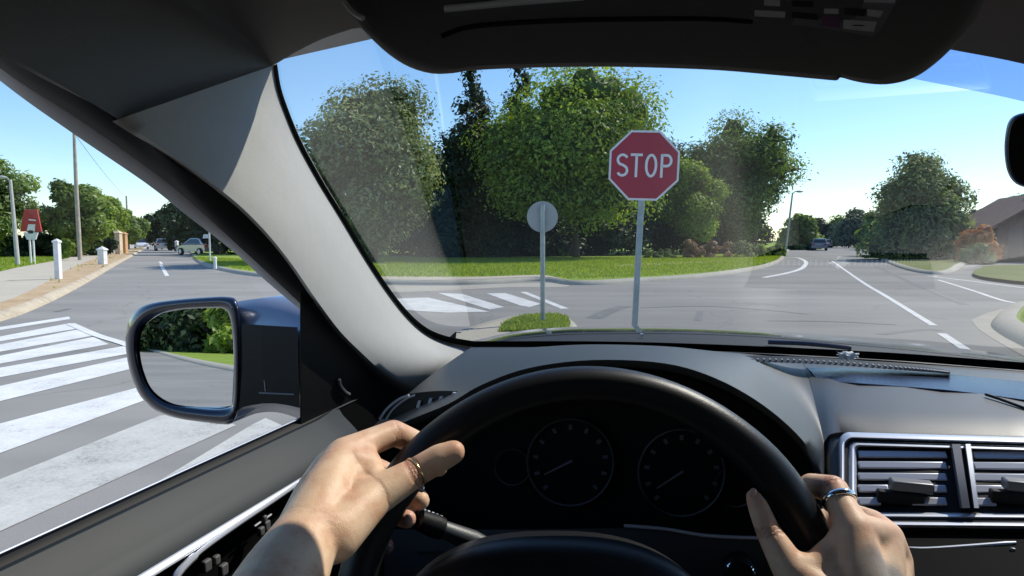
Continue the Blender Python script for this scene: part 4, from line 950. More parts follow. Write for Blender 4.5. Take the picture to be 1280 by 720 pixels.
# crumpled paper on the slot
rngp = np.random.default_rng(5); bmx = bmesh.new(); bmesh.ops.create_icosphere(bmx, subdivisions=3, radius=1)
pc = K(1059, 450, .985)
vs = []
for v_ in bmx.verts:
    k = 1 + .45 * math.sin(v_.co.x * 7 + 1) * math.cos(v_.co.y * 6) + .25 * math.sin(v_.co.z * 9 + v_.co.x * 5); vs.append(pc + ER * (v_.co.x * .0105 * k) + EF * (v_.co.y * .008 * k) + EZ * (v_.co.z * .0052 * k + .004 + .003 * abs(math.sin(v_.co.x * 5))))
o = mesh_obj('paper_scrap', vs, [[v_.index for v_ in f_.verts] for f_ in bmx.faces], M['paper'], base=pc, smooth=False); bmx.free()
setp(o, 'crumpled white paper scrap lying on the defroster slot of the dashboard', 'paper')

# ---- instrument cluster
cavF = [(u, v + 3, y + .012) for u, v, y in FT_ if u > 520]
mb = MB(); c0 = [K(u, v, y) for u, v, y in cavF]; c1 = [K(745 + (u - 745) * .985, v + 10, .80) for u, v, y in cavF]
mb.grid([c0, c1]); bl = [K(u, 760, .62) for u, v, y in cavF]; 
mb.grid([c1, [K(745 + (u - 745) * .985, 700, .80) for u, v, y in cavF]])
mb.grid([[K(520, 690, .64), K(1035, 690, .70)], [K(520, 690, .82), K(1035, 690, .82)]])
clu = part('instrument_cluster', mb, M['rubber'], car, auto=50)
def ring_px(cu, cv, r, w_, yc, a0=0, a1=360, nseg=64):
    mb = MB(); A, B2 = [], []
    for i in range(nseg + 1):
        a = R(a0 + (a1 - a0) * i / nseg); A.append(K(cu + r * math.cos(a), cv - r * math.sin(a), yc)); B2.append(K(cu + (r - w_) * math.cos(a), cv - (r - w_) * math.sin(a), yc))
    mb.grid([A, [p.lerp(q_, .5) - EF * .003 for p, q_ in zip(A, B2)], B2]); return mb
M['gauge_face'] = simple('gauge_face', (.008, .008, .009), .5, spec=.2)
for nm, cu, cv, r, a0, a1 in (('speedometer', 713, 578, 55, 0, 360), ('rev_counter', 852, 591, 55, 70, 382), ('fuel_gauge', 641, 584, 23, 0, 360), ('temperature_gauge', 920, 607, 27, 130, 330)):
    mb = MB(); yc = .785 if r > 40 else .792; ctr = K(cu, cv, yc + .003)
    mb.add([ctr] + [K(cu + r * math.cos(R(a)), cv - r * math.sin(R(a)), yc + .003) for a in range(0, 360, 6)], [(0, 1 + i, 1 + (i + 1) % 60) for i in range(60)]); g_ = part(nm, mb, M['gauge_face'], clu, smooth=False)
    part('ring', ring_px(cu, cv, r, 2.2 if r > 40 else 1.5, yc - .002, a0, a1), M['gauge_line'], g_)
    if r > 40:
        an = 205 if cu < 800 else 212
        mb = MB(); p0, p1 = K(cu + 2, cv - 2, yc - .004), K(cu + r * .66 * math.cos(R(an)), cv - r * .66 * math.sin(R(an)), yc - .004); sd_ = (p1 - p0).cross(EF).normalized()
        mb.add([p0 + sd_ * .0016, p0 - sd_ * .0016, p1 - sd_ * .0008, p1 + sd_ * .0008], [(0, 1, 2, 3)]); part('needle', mb, M['gauge_line'], g_, smooth=False)
        for k in range(11):
            a = R(225 - k * 27); mb = MB(); q0 = K(cu + r * .74 * math.cos(a), cv - r * .74 * math.sin(a), yc - .003); q1 = K(cu + r * .86 * math.cos(a), cv - r * .86 * math.sin(a), yc - .003); sd_ = (q1 - q0).cross(EF).normalized() * .0022
            mb.add([q0 + sd_, q0 - sd_, q1 - sd_, q1 + sd_], [(0, 1, 2, 3)]); part('tick', mb, M['gauge_mark'], g_, smooth=False)
mb = MB(); mb.tube([K(u, v, .655) for u, v in cat([(780, 657), (830, 661), (880, 669), (935, 672), (985, 672)], 4)], .0018, 8); part('cluster_trim', mb, M['silver'], car)
mb = MB(); mb.grid([[K(u, v, .66) for u, v in ((480, 662), (640, 662), (800, 660), (880, 671), (1045, 673))], [K(u, v + 70, .64) for u, v in ((480, 662), (640, 662), (800, 660), (880, 671), (1045, 673))], [K(u, v + 260, .66) for u, v in ((480, 662), (640, 662), (800, 660), (880, 671), (1045, 673))]])
part('lower_dash', mb, simple('lower_dash_plastic', (.022, .023, .024), .6, bump=.2, bscale=800), car, auto=80)
mb = MB(); pk = K(924, 710, .632); mb.tube([pk, pk - EF * .012 + EZ * .002, pk - EF * .016 + EZ * .0025], [.016, .015, .011], 24); part('knob', mb, M['dash_black'], car)
mb = MB(); mb.tube([pk - EF * .013 + ER * .0125 * math.cos(a) + EZ * .0125 * math.sin(a) for a in np.linspace(.2, 2.6, 14)], .0016, 6); part('knob_ring', mb, M['chrome'], car)

# ---- left air vent
vy = lambda u: .70 + (590 - u) * .0008
mb = MB(); o_ = cat([(470, 524), (486, 505), (505, 494), (540, 489), (575, 489), (597, 491), (590, 502), (560, 514), (520, 524)], 4)
mb.add([K(u, v, vy(u) - .03) for u, v in o_], [tuple(range(len(o_)))]); lv_ = part('side_vent', mb, M['rubber'], car, smooth=False)
for k in range(3):
    mb = MB(); mb.tube([K(u + k * 8 - 3, v, vy(u) - .036) for u, v in cat([(478, 524), (487, 511), (502, 499), (514, 494)], 4)], .0016, 6); part('vent_rib', mb, M['slat'], lv_)
for u, v in ((524, 505), (538, 502), (551, 500), (567, 495)):
    mb = MB(); mb.box(K(u, v, vy(u) - .036), .004, .004, .009, ER, EF, (EZ + ER * .3).normalized()); part('vent_fin', mb, M['slat'], lv_)

# ---- centre vents
def yf(v): return .756 - (v - 541) * .00085
def FP(u, v, off): return K(u, v, yf(v) - off)
def rrect(u0, v0, u1, v1, r, slope=0.03, n=6):
    pts = []
    for cx, cy, a0 in ((u1 - r, v0 + r, 0), (u0 + r, v0 + r, 90), (u0 + r, v1 - r, 180), (u1 - r, v1 - r, 270)):
        for i in range(n + 1):
            a = R(a0 + 90 * i / n); pts.append((cx + r * math.cos(a), cy - r * math.sin(a) + (cx - 1060) * (slope if cy < 600 else .008)))
    return pts
def ringmesh(o1, i1, off0, off1):
    mb = MB(); lerp = lambda a, b, t: (a[0] + (b[0] - a[0]) * t, a[1] + (b[1] - a[1]) * t)
    prof_ = [(0, off0), (.15, off1 * .7), (.4, off1), (.7, off1), (1, off0 + .002)]
    rows = [[FP(*lerp(p, q_, t), of) for p, q_ in zip(o1, i1)] for t, of in prof_]
    mb.grid(rows, True); return mb
vent = MB(); vent.poly([FP(u, v, .004) for u, v in rrect(1062, 551, 1352, 644, 6)]); vn = part('centre_vent', vent, M['rubber'], car, smooth=False)
part('outer_frame', ringmesh(rrect(1048, 540, 1366, 659, 14), rrect(1057, 549, 1357, 650, 11), .004, .016), M['silver'], vn, auto=80)
part('inner_frame', ringmesh(rrect(1059, 550.5, 1355, 648, 9), rrect(1071, 558, 1346, 640, 5), .004, .014), M['slat'], vn, auto=80)
mb = MB(); mb.grid([[FP(u, v, .012) for u, v in rrect(1056.5, 548.5, 1357.5, 650.5, 11)], [FP(u, v, .012) for u, v in rrect(1059.5, 551, 1354.5, 647.5, 9)]], True); part('frame_groove', mb, M['rubber'], vn)
def slat(u0, u1, v, sl):
    mb = MB(); a, b = FP(u0, v + (u0 - 1072) * sl, .009), FP(u1, v + (u1 - 1072) * sl, .009)
    up2_ = (EZ * .62 + EF * .78).normalized(); h = .0042; dd = EF * .006 - EZ * .005
    mb.add([a - up2_ * h, b - up2_ * h, b + up2_ * h, a + up2_ * h, a - up2_ * h + dd, b - up2_ * h + dd, b + up2_ * h + dd, a + up2_ * h + dd],
           [(0, 1, 2, 3), (4, 7, 6, 5), (3, 2, 6, 7), (0, 4, 5, 1), (0, 3, 7, 4), (1, 5, 6, 2)])
    part('vent_slat', mb, M['slat'], vn, bevel=.0012)
for (ua, ub) in ((1073, 1184), (1217, 1345)):
    for v in (567, 580.5, 595): slat(ua, ub, v, .008)
    slat(ua, ua + 38, 610, .006); slat(ua + 86, ub, 610, .006); slat(ua, ua + 28, 626, .006); slat(ua + 66, ub, 626, .004)
    mb = MB(); mb.box(FP(ua + 66, 607, .018), .036, .014, .010, ER, EF, EZ); part('vent_knob', mb, M['gauge_line'], vn, bevel=.002)
    mb = MB(); mb.box(FP(ua + 52, 622, .010), .040, .010, .012, ER, EF, EZ); part('knob_shadow', mb, M['rubber'], vn, bevel=.002)  # black box painted in as the shadow below the knob
mb = MB(); mb.grid([[FP(1187 + t * 13, 555 + 80 * t, .010) for t in np.linspace(0, 1, 8)], [FP(1190 + t * 13, 555 + 80 * t, .022 + .006 * math.sin(math.pi * t)) for t in np.linspace(0, 1, 8)], [FP(1200 + t * 12, 555 + 80 * t, .023 + .006 * math.sin(math.pi * t)) for t in np.linspace(0, 1, 8)], [FP(1201 + t * 12, 555 + 80 * t, .012) for t in np.linspace(0, 1, 8)]]); part('vent_divider', mb, M['gauge_line'], vn, auto=50)
mb = MB(); mb.grid([[FP(1205 + t * 11, 555 + 80 * t, .012) for t in np.linspace(0, 1, 8)], [FP(1207 + t * 11, 555 + 80 * t, .021 + .005 * math.sin(math.pi * t)) for t in np.linspace(0, 1, 8)], [FP(1213 + t * 10, 555 + 80 * t, .021 + .005 * math.sin(math.pi * t)) for t in np.linspace(0, 1, 8)], [FP(1214 + t * 10, 555 + 80 * t, .010) for t in np.linspace(0, 1, 8)]]); part('vent_divider', mb, M['slat'], vn, auto=50)
# radio
M['radio_black'] = simple('radio_black', (.002, .002, .0025), .7, spec=.05)
mb = MB(); mb.prism([FP(u, v, .004) for u, v in ((1036, 661), (1375, 664), (1380, 900), (1036, 900))], EF * -.003); rad = part('radio', mb, M['radio_black'], car, smooth=False, bevel=.002)
mb = MB(); mb.tube([FP(u, v, .012) for u, v in cat([(1130, 685), (1160, 686), (1220, 682), (1270, 678)], 4)], [.0010, .0016] + [.0017] * 10 + [.001], 8); part('radio_strip', mb, M['slat'], rad)
mb = MB(); mb.tube([FP(1180 + 14 * math.cos(a), 733 - 14 * math.sin(a), .013) for a in np.linspace(.2, 2.9, 14)], .0012, 6); part('radio_knob', mb, M['gauge_line'], rad)
for u, v in ((1266, 689), (1265, 706)):
    mb = MB(); mb.box(FP(u, v, .012), .004, .003, .006, ER, EF, EZ); part('radio_button', mb, M['gauge_line'], rad, bevel=.001)

# ---- steering wheel
WT = R(12.5); wc = CC(.059, -.247, .462); wx = CAM_R; wu = CAM_U * math.cos(WT) + CAM_F * math.sin(WT); wn_ = wx.cross(wu)
def WH(a, b, c=0): return wc + wx * a + wu * b + wn_ * c
RM = .176
mb = MB(); rows = []
for i in range(120):
    a = 2 * math.pi * i / 120; sw_ = 1 + .08 * math.exp(-((math.degrees(a) - 40) / 12) ** 2) + .08 * math.exp(-((math.degrees(a) - 140) / 12) ** 2); row = []
    for k in range(18):
        b = 2 * math.pi * k / 18; rr = RM + .0142 * sw_ * math.cos(b); row.append(WH(rr * math.cos(a), rr * math.sin(a), .0165 * sw_ * math.sin(b)))
    rows.append(row)
rows.append(rows[0]); mb.grid(rows, True)
sw0 = empty('steering_wheel', (0, 0, 0), None, None); del_keys = [k for k in sw0.keys() if k in ('label', 'category')]
sw0['_base'] = tuple(car['_base']); sw0.parent = car; sw0.location = (0, 0, 0)
rim = part('rim', mb, M['leather'], sw0, auto=180)
hc = (-.028, -.035); rows = []
for s_, h in ((1.0, -.02), (1.0, .010), (.985, .022), (.93, .030), (.80, .036), (.6, .040), (.35, .042), (.05, .043)):
    rows.append([WH(hc[0] + .126 * s_ * math.copysign(abs(math.cos(a)) ** .8, math.cos(a)), hc[1] + .100 * s_ * math.copysign(abs(math.sin(a)) ** .8, math.sin(a)), h) for a in [2 * math.pi * k / 64 for k in range(64)]])
mb = MB(); mb.grid(rows, True); hub = part('hub', mb, M['leather'], sw0, auto=180)
mb = MB(); mb.tube([WH(hc[0] + .100 * math.cos(a), hc[1] + .072 * math.sin(a), .0345) for a in np.linspace(.25, math.pi - .25, 30)], .0012, 6); part('pad_seam', mb, M['rubber'], hub)
for s_ in (-1, 1):
    mb = MB(); rows = []
    for t in np.linspace(0, 1, 6):
        x_ = hc[0] * (1 - t) + s_ * (.10 + (RM - .098) * t); y_ = -.045 + .02 * t; hh_ = .034 - .010 * t
        rows.append([WH(x_, y_ - hh_, .012), WH(x_, y_, .020 - .01 * t), WH(x_, y_ + hh_, .012), WH(x_, y_ + hh_, -.008), WH(x_, y_ - hh_, -.008)])
    mb.grid(rows, True); part('spoke', mb, M['leather'], sw0, auto=60)
mb = MB(); mb.tube([WH(hc[0] + (.127) * math.cos(a), hc[1] + .101 * math.sin(a), .006) for a in np.linspace(R(112), R(172), 16)], .0022, 8); part('spoke_trim', mb, M['slat'], sw0)
mb = MB(); mb.tube([WH(-.02, -.06, -.16), WH(-.02, -.06, -.02)], .055, 24); part('steering_column', mb, M['dash_black'], car)
# ---- indicator stalk
mb = MB(); p0, p1, p2 = C(640, 702, .53), C(590, 676, .515), C(552, 661, .505)
mb.tube([p0, p1, p2], [.0075, .0085, .0068], 14); stl = part('indicator_stalk', mb, M['dash'], car)
mb = MB(); p3 = C(524, 650, .498); mb.tube([p2, p2.lerp(p3, .3), p3], [.0085, .0092, .008], 18); kn = part('stalk_end', mb, M['dash_black'], stl)
for k in range(5):
    mb = MB(); ax = (p3 - p2).normalized(); c_ = p2.lerp(p3, .12 + k * .19); e1 = ax.cross(CAM_F).normalized(); e2 = ax.cross(e1)
    for q_ in range(5):
        a = R(200 + q_ * 30); dd = e1 * math.cos(a) + e2 * math.sin(a); mb2 = MB(); 
        if q_ in (1, 2, 3) : mb2.box(c_ + dd * .0093, .002, .0022, .0012, ax, dd.cross(ax), dd); part('grip_rib', mb2, M['slat'], kn)

# ---- sun visor
vo = [(436, -70), (424, -25), (432, 8), (444, 26), (462, 46), (486, 68), (512, 84), (540, 92), (566, 91.5), (590, 88), (640, 85.5), (700, 84), (760, 83.5), (830, 85), (900, 88), (970, 94), (1030, 99.5), (1046, 100.5), (1051, 97), (1066, 101), (1085, 104.5), (1108, 105.5), (1132, 101), (1152, 92), (1172, 77), (1186, 64), (1204, 46), (1222, 20), (1236, -20), (1236, -70)]
VO = cat(vo, 3); YV = .47
def VP_(u, v, off=0): return K(u, v, YV + (v - 90) * -.0004 + off)
cu_, cv_ = 830, 0
mb = MB(); rows = []
for s_, off in ((.93, .034), (.985, .028), (1.0, .016), (.992, .006), (.97, .0015), (.94, 0)):
    rows.append([VP_(cu_ + (u - cu_) * (s_ if abs(u - cu_) > 380 else s_ ** .5), (v + 60) * (s_ ** 1.2) - 60, off) for u, v in VO])
mb.grid(rows)
inner = [VP_(cu_ + (u - cu_) * .94 if abs(u - cu_) > 380 else cu_ + (u - cu_) * .94 ** .5, (v + 60) * (.94 ** 1.2) - 60, 0) for u, v in VO]
mb.grid([inner, [VP_(450 + (1220 - 450) * i / (len(VO) - 1), -70, 0) for i in range(len(VO))]])
outer = rows[0]; mb.grid([outer, [VP_(450 + (1220 - 450) * i / (len(VO) - 1), -70, .034) for i in range(len(VO))]])
vis = part('sun_visor', mb, M['visor'], car, auto=70)
mb = MB(); mb.tube([VP_(u, v, -.003) for u, v in cat([(556, 11), (590, 8), (640, 3), (690, -1), (730, -4)], 4)], .0028, 8); part('visor_lit_ridge', mb, M['visor_highlight'], vis)
mb = MB(); mb.tube([VP_(u, v, -.0005) for u, v in cat([(552, 46), (580, 36), (620, 31), (690, 27), (780, 25), (880, 25), (940, 29)], 4)], .0025, 8); part('visor_groove', mb, M['dash_black'], vis)
mb = MB(); mb.tube([VP_(u, v, -.006) for u, v in cat([(430, 2), (438, 12), (446, 19), (454, 23)], 4)], .0022, 8); part('visor_clip', mb, M['visor_highlight'], vis)
mb = MB(); mb.prism([VP_(u, v, -.001) for u, v in ((938, -10), (938, 26), (1030, 36), (1090, 46), (1100, 38), (1128, -10))], EF * -.001); lb = part('warning_label', mb, simple('label_base', (.30, .29, .30), .7), vis, smooth=False)
def blk(name, q4, m_): 
    mb = MB(); mb.prism([VP_(u, v, -.0025) for u, v in q4], EF * -.0008); part(name, mb, M[m_], lb, smooth=False)
blk('label_block', [(943, 13), (982, 15), (981, 22.5), (943, 20.5)], 'label_grey'); blk('label_block', [(990, 15), (1022, 18), (1021, 25), (990, 22)], 'label_dark')
blk('label_block', [(1030, 11), (1048, 11.5), (1048, 17.5), (1030, 17)], 'label_grey'); blk('label_block', [(1028, 20), (1050, 21), (1050, 34), (1027, 32)], 'label_pink')
blk('label_block', [(1054, 25), (1096, 27.5), (1092, 40), (1054, 36)], 'label_grey'); blk('label_block', [(1060, 31), (1088, 32), (1088, 33.6), (1060, 32.6)], 'label_dark')
blk('label_block', [(1056, 10), (1082, 12), (1080, 20), (1056, 18)], 'label_dark'); blk('label_block', [(1084, 12), (1104, 14), (1100, 22), (1084, 20)], 'label_grey')
blk('label_block', [(1080, -3), (1120, -2), (1118, 4), (1080, 3)], 'label_grey'); blk('label_block', [(955, 0), (975, 1), (975, 8), (955, 7)], 'label_grey'); blk('label_block', [(990, 1), (1016, 2), (1016, 9), (990, 8)], 'label_dark')
for k in range(3): blk('label_line', [(1031 + k * 6, 24), (1034 + k * 6, 24.2), (1034 + k * 6, 29), (1031 + k * 6, 28.8)], 'label_dark')

# ---- rear-view mirror
mo = cat([(1300, 139), (1275, 142), (1262, 150), (1257, 166), (1255.5, 188), (1258, 210), (1265, 225), (1277, 233), (1300, 238)], 4) + cat([(1400, 242), (1520, 244), (1545, 230), (1555, 190), (1545, 150), (1520, 140), (1400, 136)], 3)
mcx, mcy = 1405, 190; rows = []
for s_, off in ((.80, .045), (.96, .035), (1.0, .018), (1.0, .006), (.97, 0), (.93, .001)):
    rows.append([K(mcx + (u - mcx) * (1 - (1 - s_) * .5), mcy + (v - mcy) * s_, .58 + off) for u, v in mo])
mb = MB(); mb.grid(rows, True); mb.add(rows[0], [tuple(range(len(mo)))]); rv = part('rear_view_mirror', mb, simple('mirror_housing', (.03, .045, .16), .35, spec=.6), car, auto=60)
mb = MB(); mb.add(rows[-1], [tuple(range(len(mo)))]); part('mirror_glass', mb, M['dash_black'], rv, smooth=False)  # plain black stands in for the dark cabin reflected in the glass
mb = MB(); mb.tube([K(1400, 150, .62), K(1400, 120, .66), W(1400, 112, -.01)], [.012, .010, .016], 12); part('mirror_stem', mb, M['dash_black'], rv)

# ---- door mirror
MY = .84
ho = [(157, 420), (161, 402), (172, 387), (190, 379), (222, 374.5), (260, 371.5), (284, 371), (296, 376), (300, 400), (301, 440), (300, 480), (298, 512), (290, 529), (275, 530), (258, 528), (222, 523), (196, 514), (176, 496), (164, 470), (158, 442)]
gi = [(175.5, 428), (180, 411), (189, 400), (204, 391), (230, 386.5), (258, 385), (278, 385.5), (286, 393), (290, 415), (292, 445), (292, 480), (291, 502), (286, 509), (272, 511), (252, 510), (224, 506), (204, 498), (189, 484), (180, 463), (176, 444)]
HO, GI = catc(ho, 3), catc(gi, 3); hcx, hcy = 232, 450
# car-space lean: the mirror faces the driver
def MK(u, v, y): return K(u, v, y)
rows = []
for s_, y_ in ((.25, MY + .13), (.60, MY + .115), (.85, MY + .08), (.97, MY + .035), (1.0, MY)): rows.append([MK(hcx + (u - hcx) * s_, hcy + (v - hcy) * s_, y_) for u, v in HO])
for t, y_ in ((.30, MY - .010), (.75, MY - .008), (.97, MY + .004), (1.0, MY + .012)): rows.append([MK(u + (a - u) * t, v + (b - v) * t, y_) for (u, v), (a, b) in zip(HO, GI)])
mb = MB(); mb.grid(rows, True); mb.add(rows[0], [tuple(range(len(HO)))]); dm = part('door_mirror', mb, M['paint_blue'], car, auto=180)
d_in = ray(232, 427).normalized(); d_out = (EF * -.955 - ER * .30 + EZ * .0).normalized(); mn = (d_out - d_in).normalized(); mc = MK(234, 450, MY + .010)
mb = MB(); mg = [plane_hit(234 + (u - 234) * 1.01, 450 + (v - 450) * 1.01, mc, mn) for u, v in GI]; mb.add(mg, [tuple(range(len(mg)))]); part('mirror_glass', mb, M['mirror'], dm, smooth=False)
rows = []
ta = cat([(296, 377), (318, 374), (340, 375), (362, 379), (392, 388)], 4); ba = cat([(289, 529), (312, 519), (335, 515), (358, 518), (395, 532)], 4)
for k in range(11):
    t = k / 10; rows.append([MK(a[0] + (b[0] - a[0]) * t, a[1] + (b[1] - a[1]) * t, MY + .035 - .035 * math.sin(math.pi * min(1, t * 1.0)) ** .6 - .03 * (a[0] - 296) / 90) for a, b in zip(ta, ba)])
rows = [[p + EF * .10 for p in rows[0]]] + rows + [[p + EF * .10 for p in rows[-1]]]
mb = MB(); mb.grid(rows); part('mirror_arm', mb, M['arm'], dm, auto=180)
mb = MB(); mb.grid([[MK(302 + 70 * s_, 405 + (4 * s_), MY - .012 - .02 * s_) for s_ in np.linspace(0, 1, 6)], [MK(303 + 70 * s_, 455, MY - .020 - .02 * s_) for s_ in np.linspace(0, 1, 6)], [MK(299 + 76 * s_, 510 - 6 * math.sin(math.pi * s_), MY - .012 - .02 * s_) for s_ in np.linspace(0, 1, 6)]]); part('mirror_base', mb, M['dash_black'], dm)
mb = MB(); mb.tube([MK(u, v, MY - .045) for u, v in ((331, 475), (332.5, 489))], .0016, 6); mb.tube([MK(u, v, MY - .045) for u, v in ((324, 491), (368, 493))], .0012, 6); part('mirror_notch', mb, M['gauge_line'], dm)

# ================================================================== THE DRIVER
def capsule_mesh(segs):
    bm = bmesh.new()
    for (a, ra), (b, rb) in segs:
        t = bmesh.new()
        for c, r_ in ((a, ra), (b, rb)):
            bmesh.ops.create_icosphere(t, subdivisions=3, radius=r_, matrix=Matrix.Translation(c))
        res = bmesh.ops.convex_hull(t, input=t.verts); bad = [g for g in res['geom_interior'] if isinstance(g, bmesh.types.BMVert)]
        bmesh.ops.delete(t, geom=bad, context='VERTS')
        me = bpy.data.meshes.new('tmp'); t.to_mesh(me); t.free(); bm.from_mesh(me); bpy.data.meshes.remove(me)
    me = bpy.data.meshes.new('tmp'); bm.to_mesh(me); bm.free(); return me
def voxel(me, size, smooth=6, fac=.5):
    o = bpy.data.objects.new('tmp', me); COL.objects.link(o)
    m = o.modifiers.new('r', 'REMESH'); m.mode = 'VOXEL'; m.voxel_size = size; m.use_smooth_shade = True
    s_ = o.modifiers.new('s', 'SMOOTH'); s_.iterations = smooth; s_.factor = fac
    dg = bpy.context.evaluated_depsgraph_get(); out = bpy.data.meshes.new_from_object(o.evaluated_get(dg)); bpy.data.objects.remove(o); bpy.data.meshes.remove(me); return out
def chain(pts): return [((pts[i][0], pts[i][1]), (pts[i + 1][0], pts[i + 1][1])) for i in range(len(pts) - 1)]
def hp_(u, v, z, r_): return (C(u, v, z), r_)
segs = []
# left hand
Lw = hp_(384, 668, .402, .0205)
Limc = hp_(430, 570, .466, .0135); Lmmc = hp_(412, 584, .490, .0132); Lrmc = hp_(404, 606, .504, .0125); Lpmc = hp_(402, 634, .510, .0115)
for m_ in (Limc, Lmmc, Lrmc, Lpmc): segs += chain([Lw, ((Lw[0] + m_[0]) / 2, .0185), m_])
segs += chain([Limc, Lmmc, Lrmc, Lpmc])
segs += chain([Limc, hp_(462, 553, .486, .0105), hp_(492, 541, .503, .0102), hp_(528, 556, .527, .009), hp_(548, 584, .522, .008)])
segs += chain([Lmmc, hp_(440, 575, .520, .0105), hp_(478, 590, .535, .0095), hp_(515, 612, .524, .0085), hp_(525, 626, .508, .0078)])
segs += chain([Lrmc, hp_(436, 612, .535, .0098), hp_(478, 634, .532, .0088), hp_(503, 646, .512, .0080), hp_(509, 649, .496, .0072)])
segs += chain([Lpmc, hp_(432, 650, .532, .0085), hp_(462, 672, .525, .0075), hp_(478, 681, .508, .0068), hp_(483, 683, .494, .0062)])
Tc = hp_(416, 668, .408, .0185); Tm = hp_(466, 622, .440, .0140); Ti = hp_(520, 590, .4605, .0106); Tt = hp_(549, 573, .464, .0104); Te = hp_(567, 565, .466, .0086)
segs += chain([Lw, Tc, Tm, Ti, Tt, Te]); segs += chain([hp_(452, 566, .474, .0100), hp_(461, 584, .464, .0105), hp_(464, 602, .452, .0115)]); segs += chain([hp_(440, 580, .460, .0125), hp_(461, 584, .464, .0105)]); segs += chain([hp_(436, 596, .452, .0125), hp_(450, 618, .444, .0125)]); segs += chain([hp_(415, 622, .440, .016), Tm]); segs += chain([Limc, hp_(442, 606, .450, .0115)])
segs += chain([Lw, hp_(355, 722, .372, .0252), hp_(310, 830, .325, .033), (CC(-.175, -.285, .20), .038), (CC(-.20, -.26, .0), .043), (CC(-.17, -.17, -.12), .052)])
# right hand
Rw = hp_(1084, 790, .418, .0205)
Rimc = hp_(1068, 664, .452, .0132); Rmmc = hp_(1106, 672, .462, .0128); Rrmc = hp_(1118, 700, .466, .0122); Rpmc = hp_(1122, 732, .466, .0112)
for m_ in (Rimc, Rmmc, Rrmc, Rpmc): segs += chain([Rw, ((Rw[0] + m_[0]) / 2, .0180), m_])
segs += chain([Rimc, Rmmc, Rrmc, Rpmc])
segs += chain([Rimc, hp_(1054, 636, .466, .0108), hp_(1042, 612, .480, .0106), hp_(1014, 606, .506, .0090), hp_(992, 622, .506, .0080)])
segs += chain([Rmmc, hp_(1090, 654, .490, .0103), hp_(1066, 645, .510, .0098), hp_(1030, 650, .516, .0086), hp_(1004, 664, .506, .0078)])
segs += chain([Rrmc, hp_(1104, 694, .498, .0098), hp_(1070, 690, .516, .0092), hp_(1034, 694, .514, .0082), hp_(1012, 702, .502, .0075)])
segs += chain([Rpmc, hp_(1108, 732, .496, .0088), hp_(1076, 736, .512, .0082), hp_(1044, 740, .508, .0074), hp_(1026, 742, .500, .0066)])
Tc = hp_(1044, 760, .430, .0185); Tm = hp_(988, 712, .448, .0125); Ti = hp_(960, 664, .462, .0088); Tt = hp_(948, 634, .468, .0076); Te = hp_(942, 621, .470, .0056)
segs += chain([Rw, Tc, Tm, Ti, Tt, Te]); segs += chain([hp_(1050, 690, .452, .0130), hp_(1020, 715, .446, .0125), Tm]); segs += chain([Rimc, hp_(1046, 700, .450, .0135), Tc])
segs += chain([Rw, hp_(1110, 880, .385, .026), (CC(.215, -.34, .26), .035), (CC(.25, -.33, .02), .043), (CC(.19, -.17, -.12), .052)])
# torso below and behind the eye
segs += chain([(CC(-.17, -.17, -.12), .06), (CC(0, -.15, -.13), .075), (CC(.19, -.17, -.12), .06)])
segs += chain([(CC(-.09, -.24, -.10), .095), (CC(.10, -.24, -.10), .095)]) + chain([(CC(-.09, -.24, -.10), .095), (CC(-.06, -.55, -.06), .10), (CC(.08, -.55, -.06), .10), (CC(.10, -.24, -.10), .095)])
segs += chain([(CC(0.005, -.15, -.13), .06), (CC(0.005, -.08, -.125), .055)])
pme = voxel(capsule_mesh(segs), .0016, 8, .5); pme.name = 'person'
nv = len(pme.vertices); co = np.empty(nv * 3, np.float32); pme.vertices.foreach_get('co', co); co = co.reshape(-1, 3)
red, crs = np.zeros(nv), np.zeros(nv)
def J(p): return np.array(C(*p))
def joint(p, q_, k=1.0, s_=.010):
    global red
    red = np.maximum(red, k * np.exp(-((co - J(p)) ** 2).sum(1) / (2 * s_ ** 2)))
def crease(p, q_, n_=3, sp_c=.0026, rad=.020, k=.8, w_=.0008):
    global crs
    a, b = J(p), J(q_); ax_ = (b - a) / np.linalg.norm(b - a); d = co - a; h = d @ ax_; near = np.exp(-((d - h[:, None] * ax_) ** 2).sum(1) / (2 * rad ** 2)) * (np.abs(h) < .012)
    wob = .0006 * np.sin(co[:, 0] * 900 + co[:, 2] * 700)
    for i_ in range(n_):
        off = (i_ - (n_ - 1) / 2) * sp_c; crs = np.maximum(crs, k * near * np.exp(-(h - off + wob) ** 2 / (2 * w_ ** 2)))
for p, q_ in (((492, 541, .503), (528, 556, .527)), ((520, 590, .4605), (549, 573, .464)), ((430, 570, .466), (462, 553, .486)), ((1042, 612, .480), (1014, 606, .506)), ((960, 664, .462), (948, 634, .468)), ((1106, 672, .462), (1090, 654, .490)), ((1066, 664, .452), (1054, 636, .466)), ((1118, 700, .466), (1104, 694, .498))):
    joint(p, q_, .55)
for p in ((509, 649, .496), (483, 683, .494), (567, 565, .466), (942, 621, .470), (503, 640, .512), (478, 676, .508)): joint(p, None, .8, .007)
crease((520, 590, .4605), (549, 573, .464), 3, k=.75); crease((488, 543, .500), (528, 556, .527), 2, k=.4); crease((1044, 616, .478), (1014, 606, .506), 3, k=.6); crease((960, 664, .462), (948, 634, .468), 3, k=.6); crease((473, 616, .440), (520, 590, .4605), 1, k=.35); crease((384, 668, .402), (355, 722, .372), 2, .004, .02, .16, .001)
for nm_, ar in (('red', red), ('crease', crs)):
    at_ = pme.attributes.new(nm_, 'FLOAT', 'POINT'); at_.data.foreach_set('value', np.clip(ar, 0, 1).astype(np.float32))
pme.materials.append(M['skin'])
person = bpy.data.objects.new('person', pme); COL.objects.link(person); person['_base'] = (0, 0, 0)
setp(person, 'driver with bare forearms holding the steering wheel with both hands', 'person')
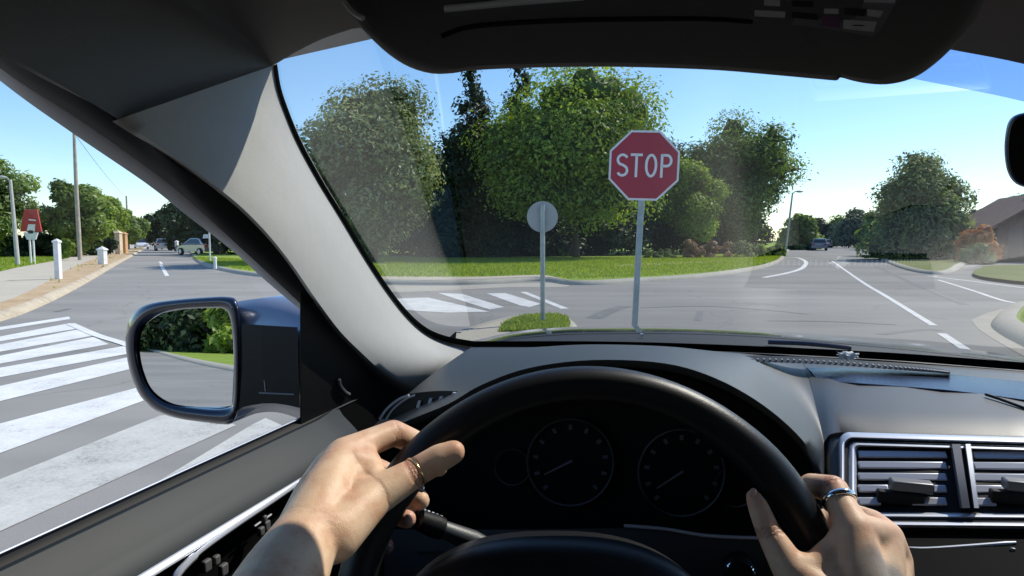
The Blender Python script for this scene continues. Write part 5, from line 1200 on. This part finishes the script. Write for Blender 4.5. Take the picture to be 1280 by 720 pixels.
pb = CP(-.06, -.1, .6); pme.transform(Matrix.Translation(-pb)); person.location = pb; person['_base'] = tuple(pb)
# shirt over the torso
sh = chain([(CC(-.185, -.20, -.09), .066), (CC(-.17, -.17, -.12), .072), (CC(0, -.16, -.13), .085), (CC(.19, -.17, -.12), .072), (CC(.205, -.20, -.09), .066)]) + chain([(CC(-.09, -.24, -.10), .107), (CC(.10, -.24, -.10), .107), (CC(.08, -.55, -.06), .113), (CC(-.06, -.55, -.06), .113), (CC(-.09, -.24, -.10), .107)])
sme = voxel(capsule_mesh(sh), .006, 5); sme.materials.append(M['shirt']); sme.transform(Matrix.Translation(-pb)); so_ = bpy.data.objects.new('shirt', sme); COL.objects.link(so_); so_.parent = person; so_['_base'] = tuple(pb)
# rings and nails
def torus(c, ax, r0, r1, mat, name, parent, sx=1.0):
    ax = V(ax).normalized(); e1 = ax.cross(V((0, 0, 1))).normalized(); e2 = ax.cross(e1); mb = MB()
    rows = []
    for i in range(33):
        a = 2 * math.pi * i / 32; d = e1 * math.cos(a) + e2 * math.sin(a); rows.append([c + d * (r0 + r1 * math.cos(b)) + ax * r1 * sx * math.sin(b) for b in [2 * math.pi * k / 8 for k in range(8)]])
    mb.grid(rows, True); return part(name, mb, mat, parent, auto=180)
ax = C(520, 590, .4605) - C(466, 622, .440)
c_ = C(519, 590.5, .460)
g1 = torus(c_, ax, .0107, .0009, M['gold'], 'gold_ring', person)
g1['label'] = 'thin gold ring on the left thumb'
mb = MB(); mb.ball(C(527, 611, .456), .0026, 8, 6); part('stone', mb, M['gem'], g1)
ax2 = C(1042, 612, .480) - C(1066, 660, .453)
r2_ = torus(C(1049, 626, .472), ax2, .0112, .0016, M['chrome'], 'silver_ring', person, 1.6); r2_['label'] = 'broad silver ring on the right index finger'
def nail(u, v, z, r_):
    mb = MB(); mb.ball(C(u, v, z), r_, 10, 6); part('nail', mb, M['nail'], person)
nail(941.5, 616.5, .4665, (.0030, .0016, .0040)); nail(511, 650, .4895, (.0038, .0018, .0052)); nail(484, 683.5, .4885, (.0033, .0016, .0042))

for o in bpy.data.objects:
    if '_base' in o.keys(): del o['_base']
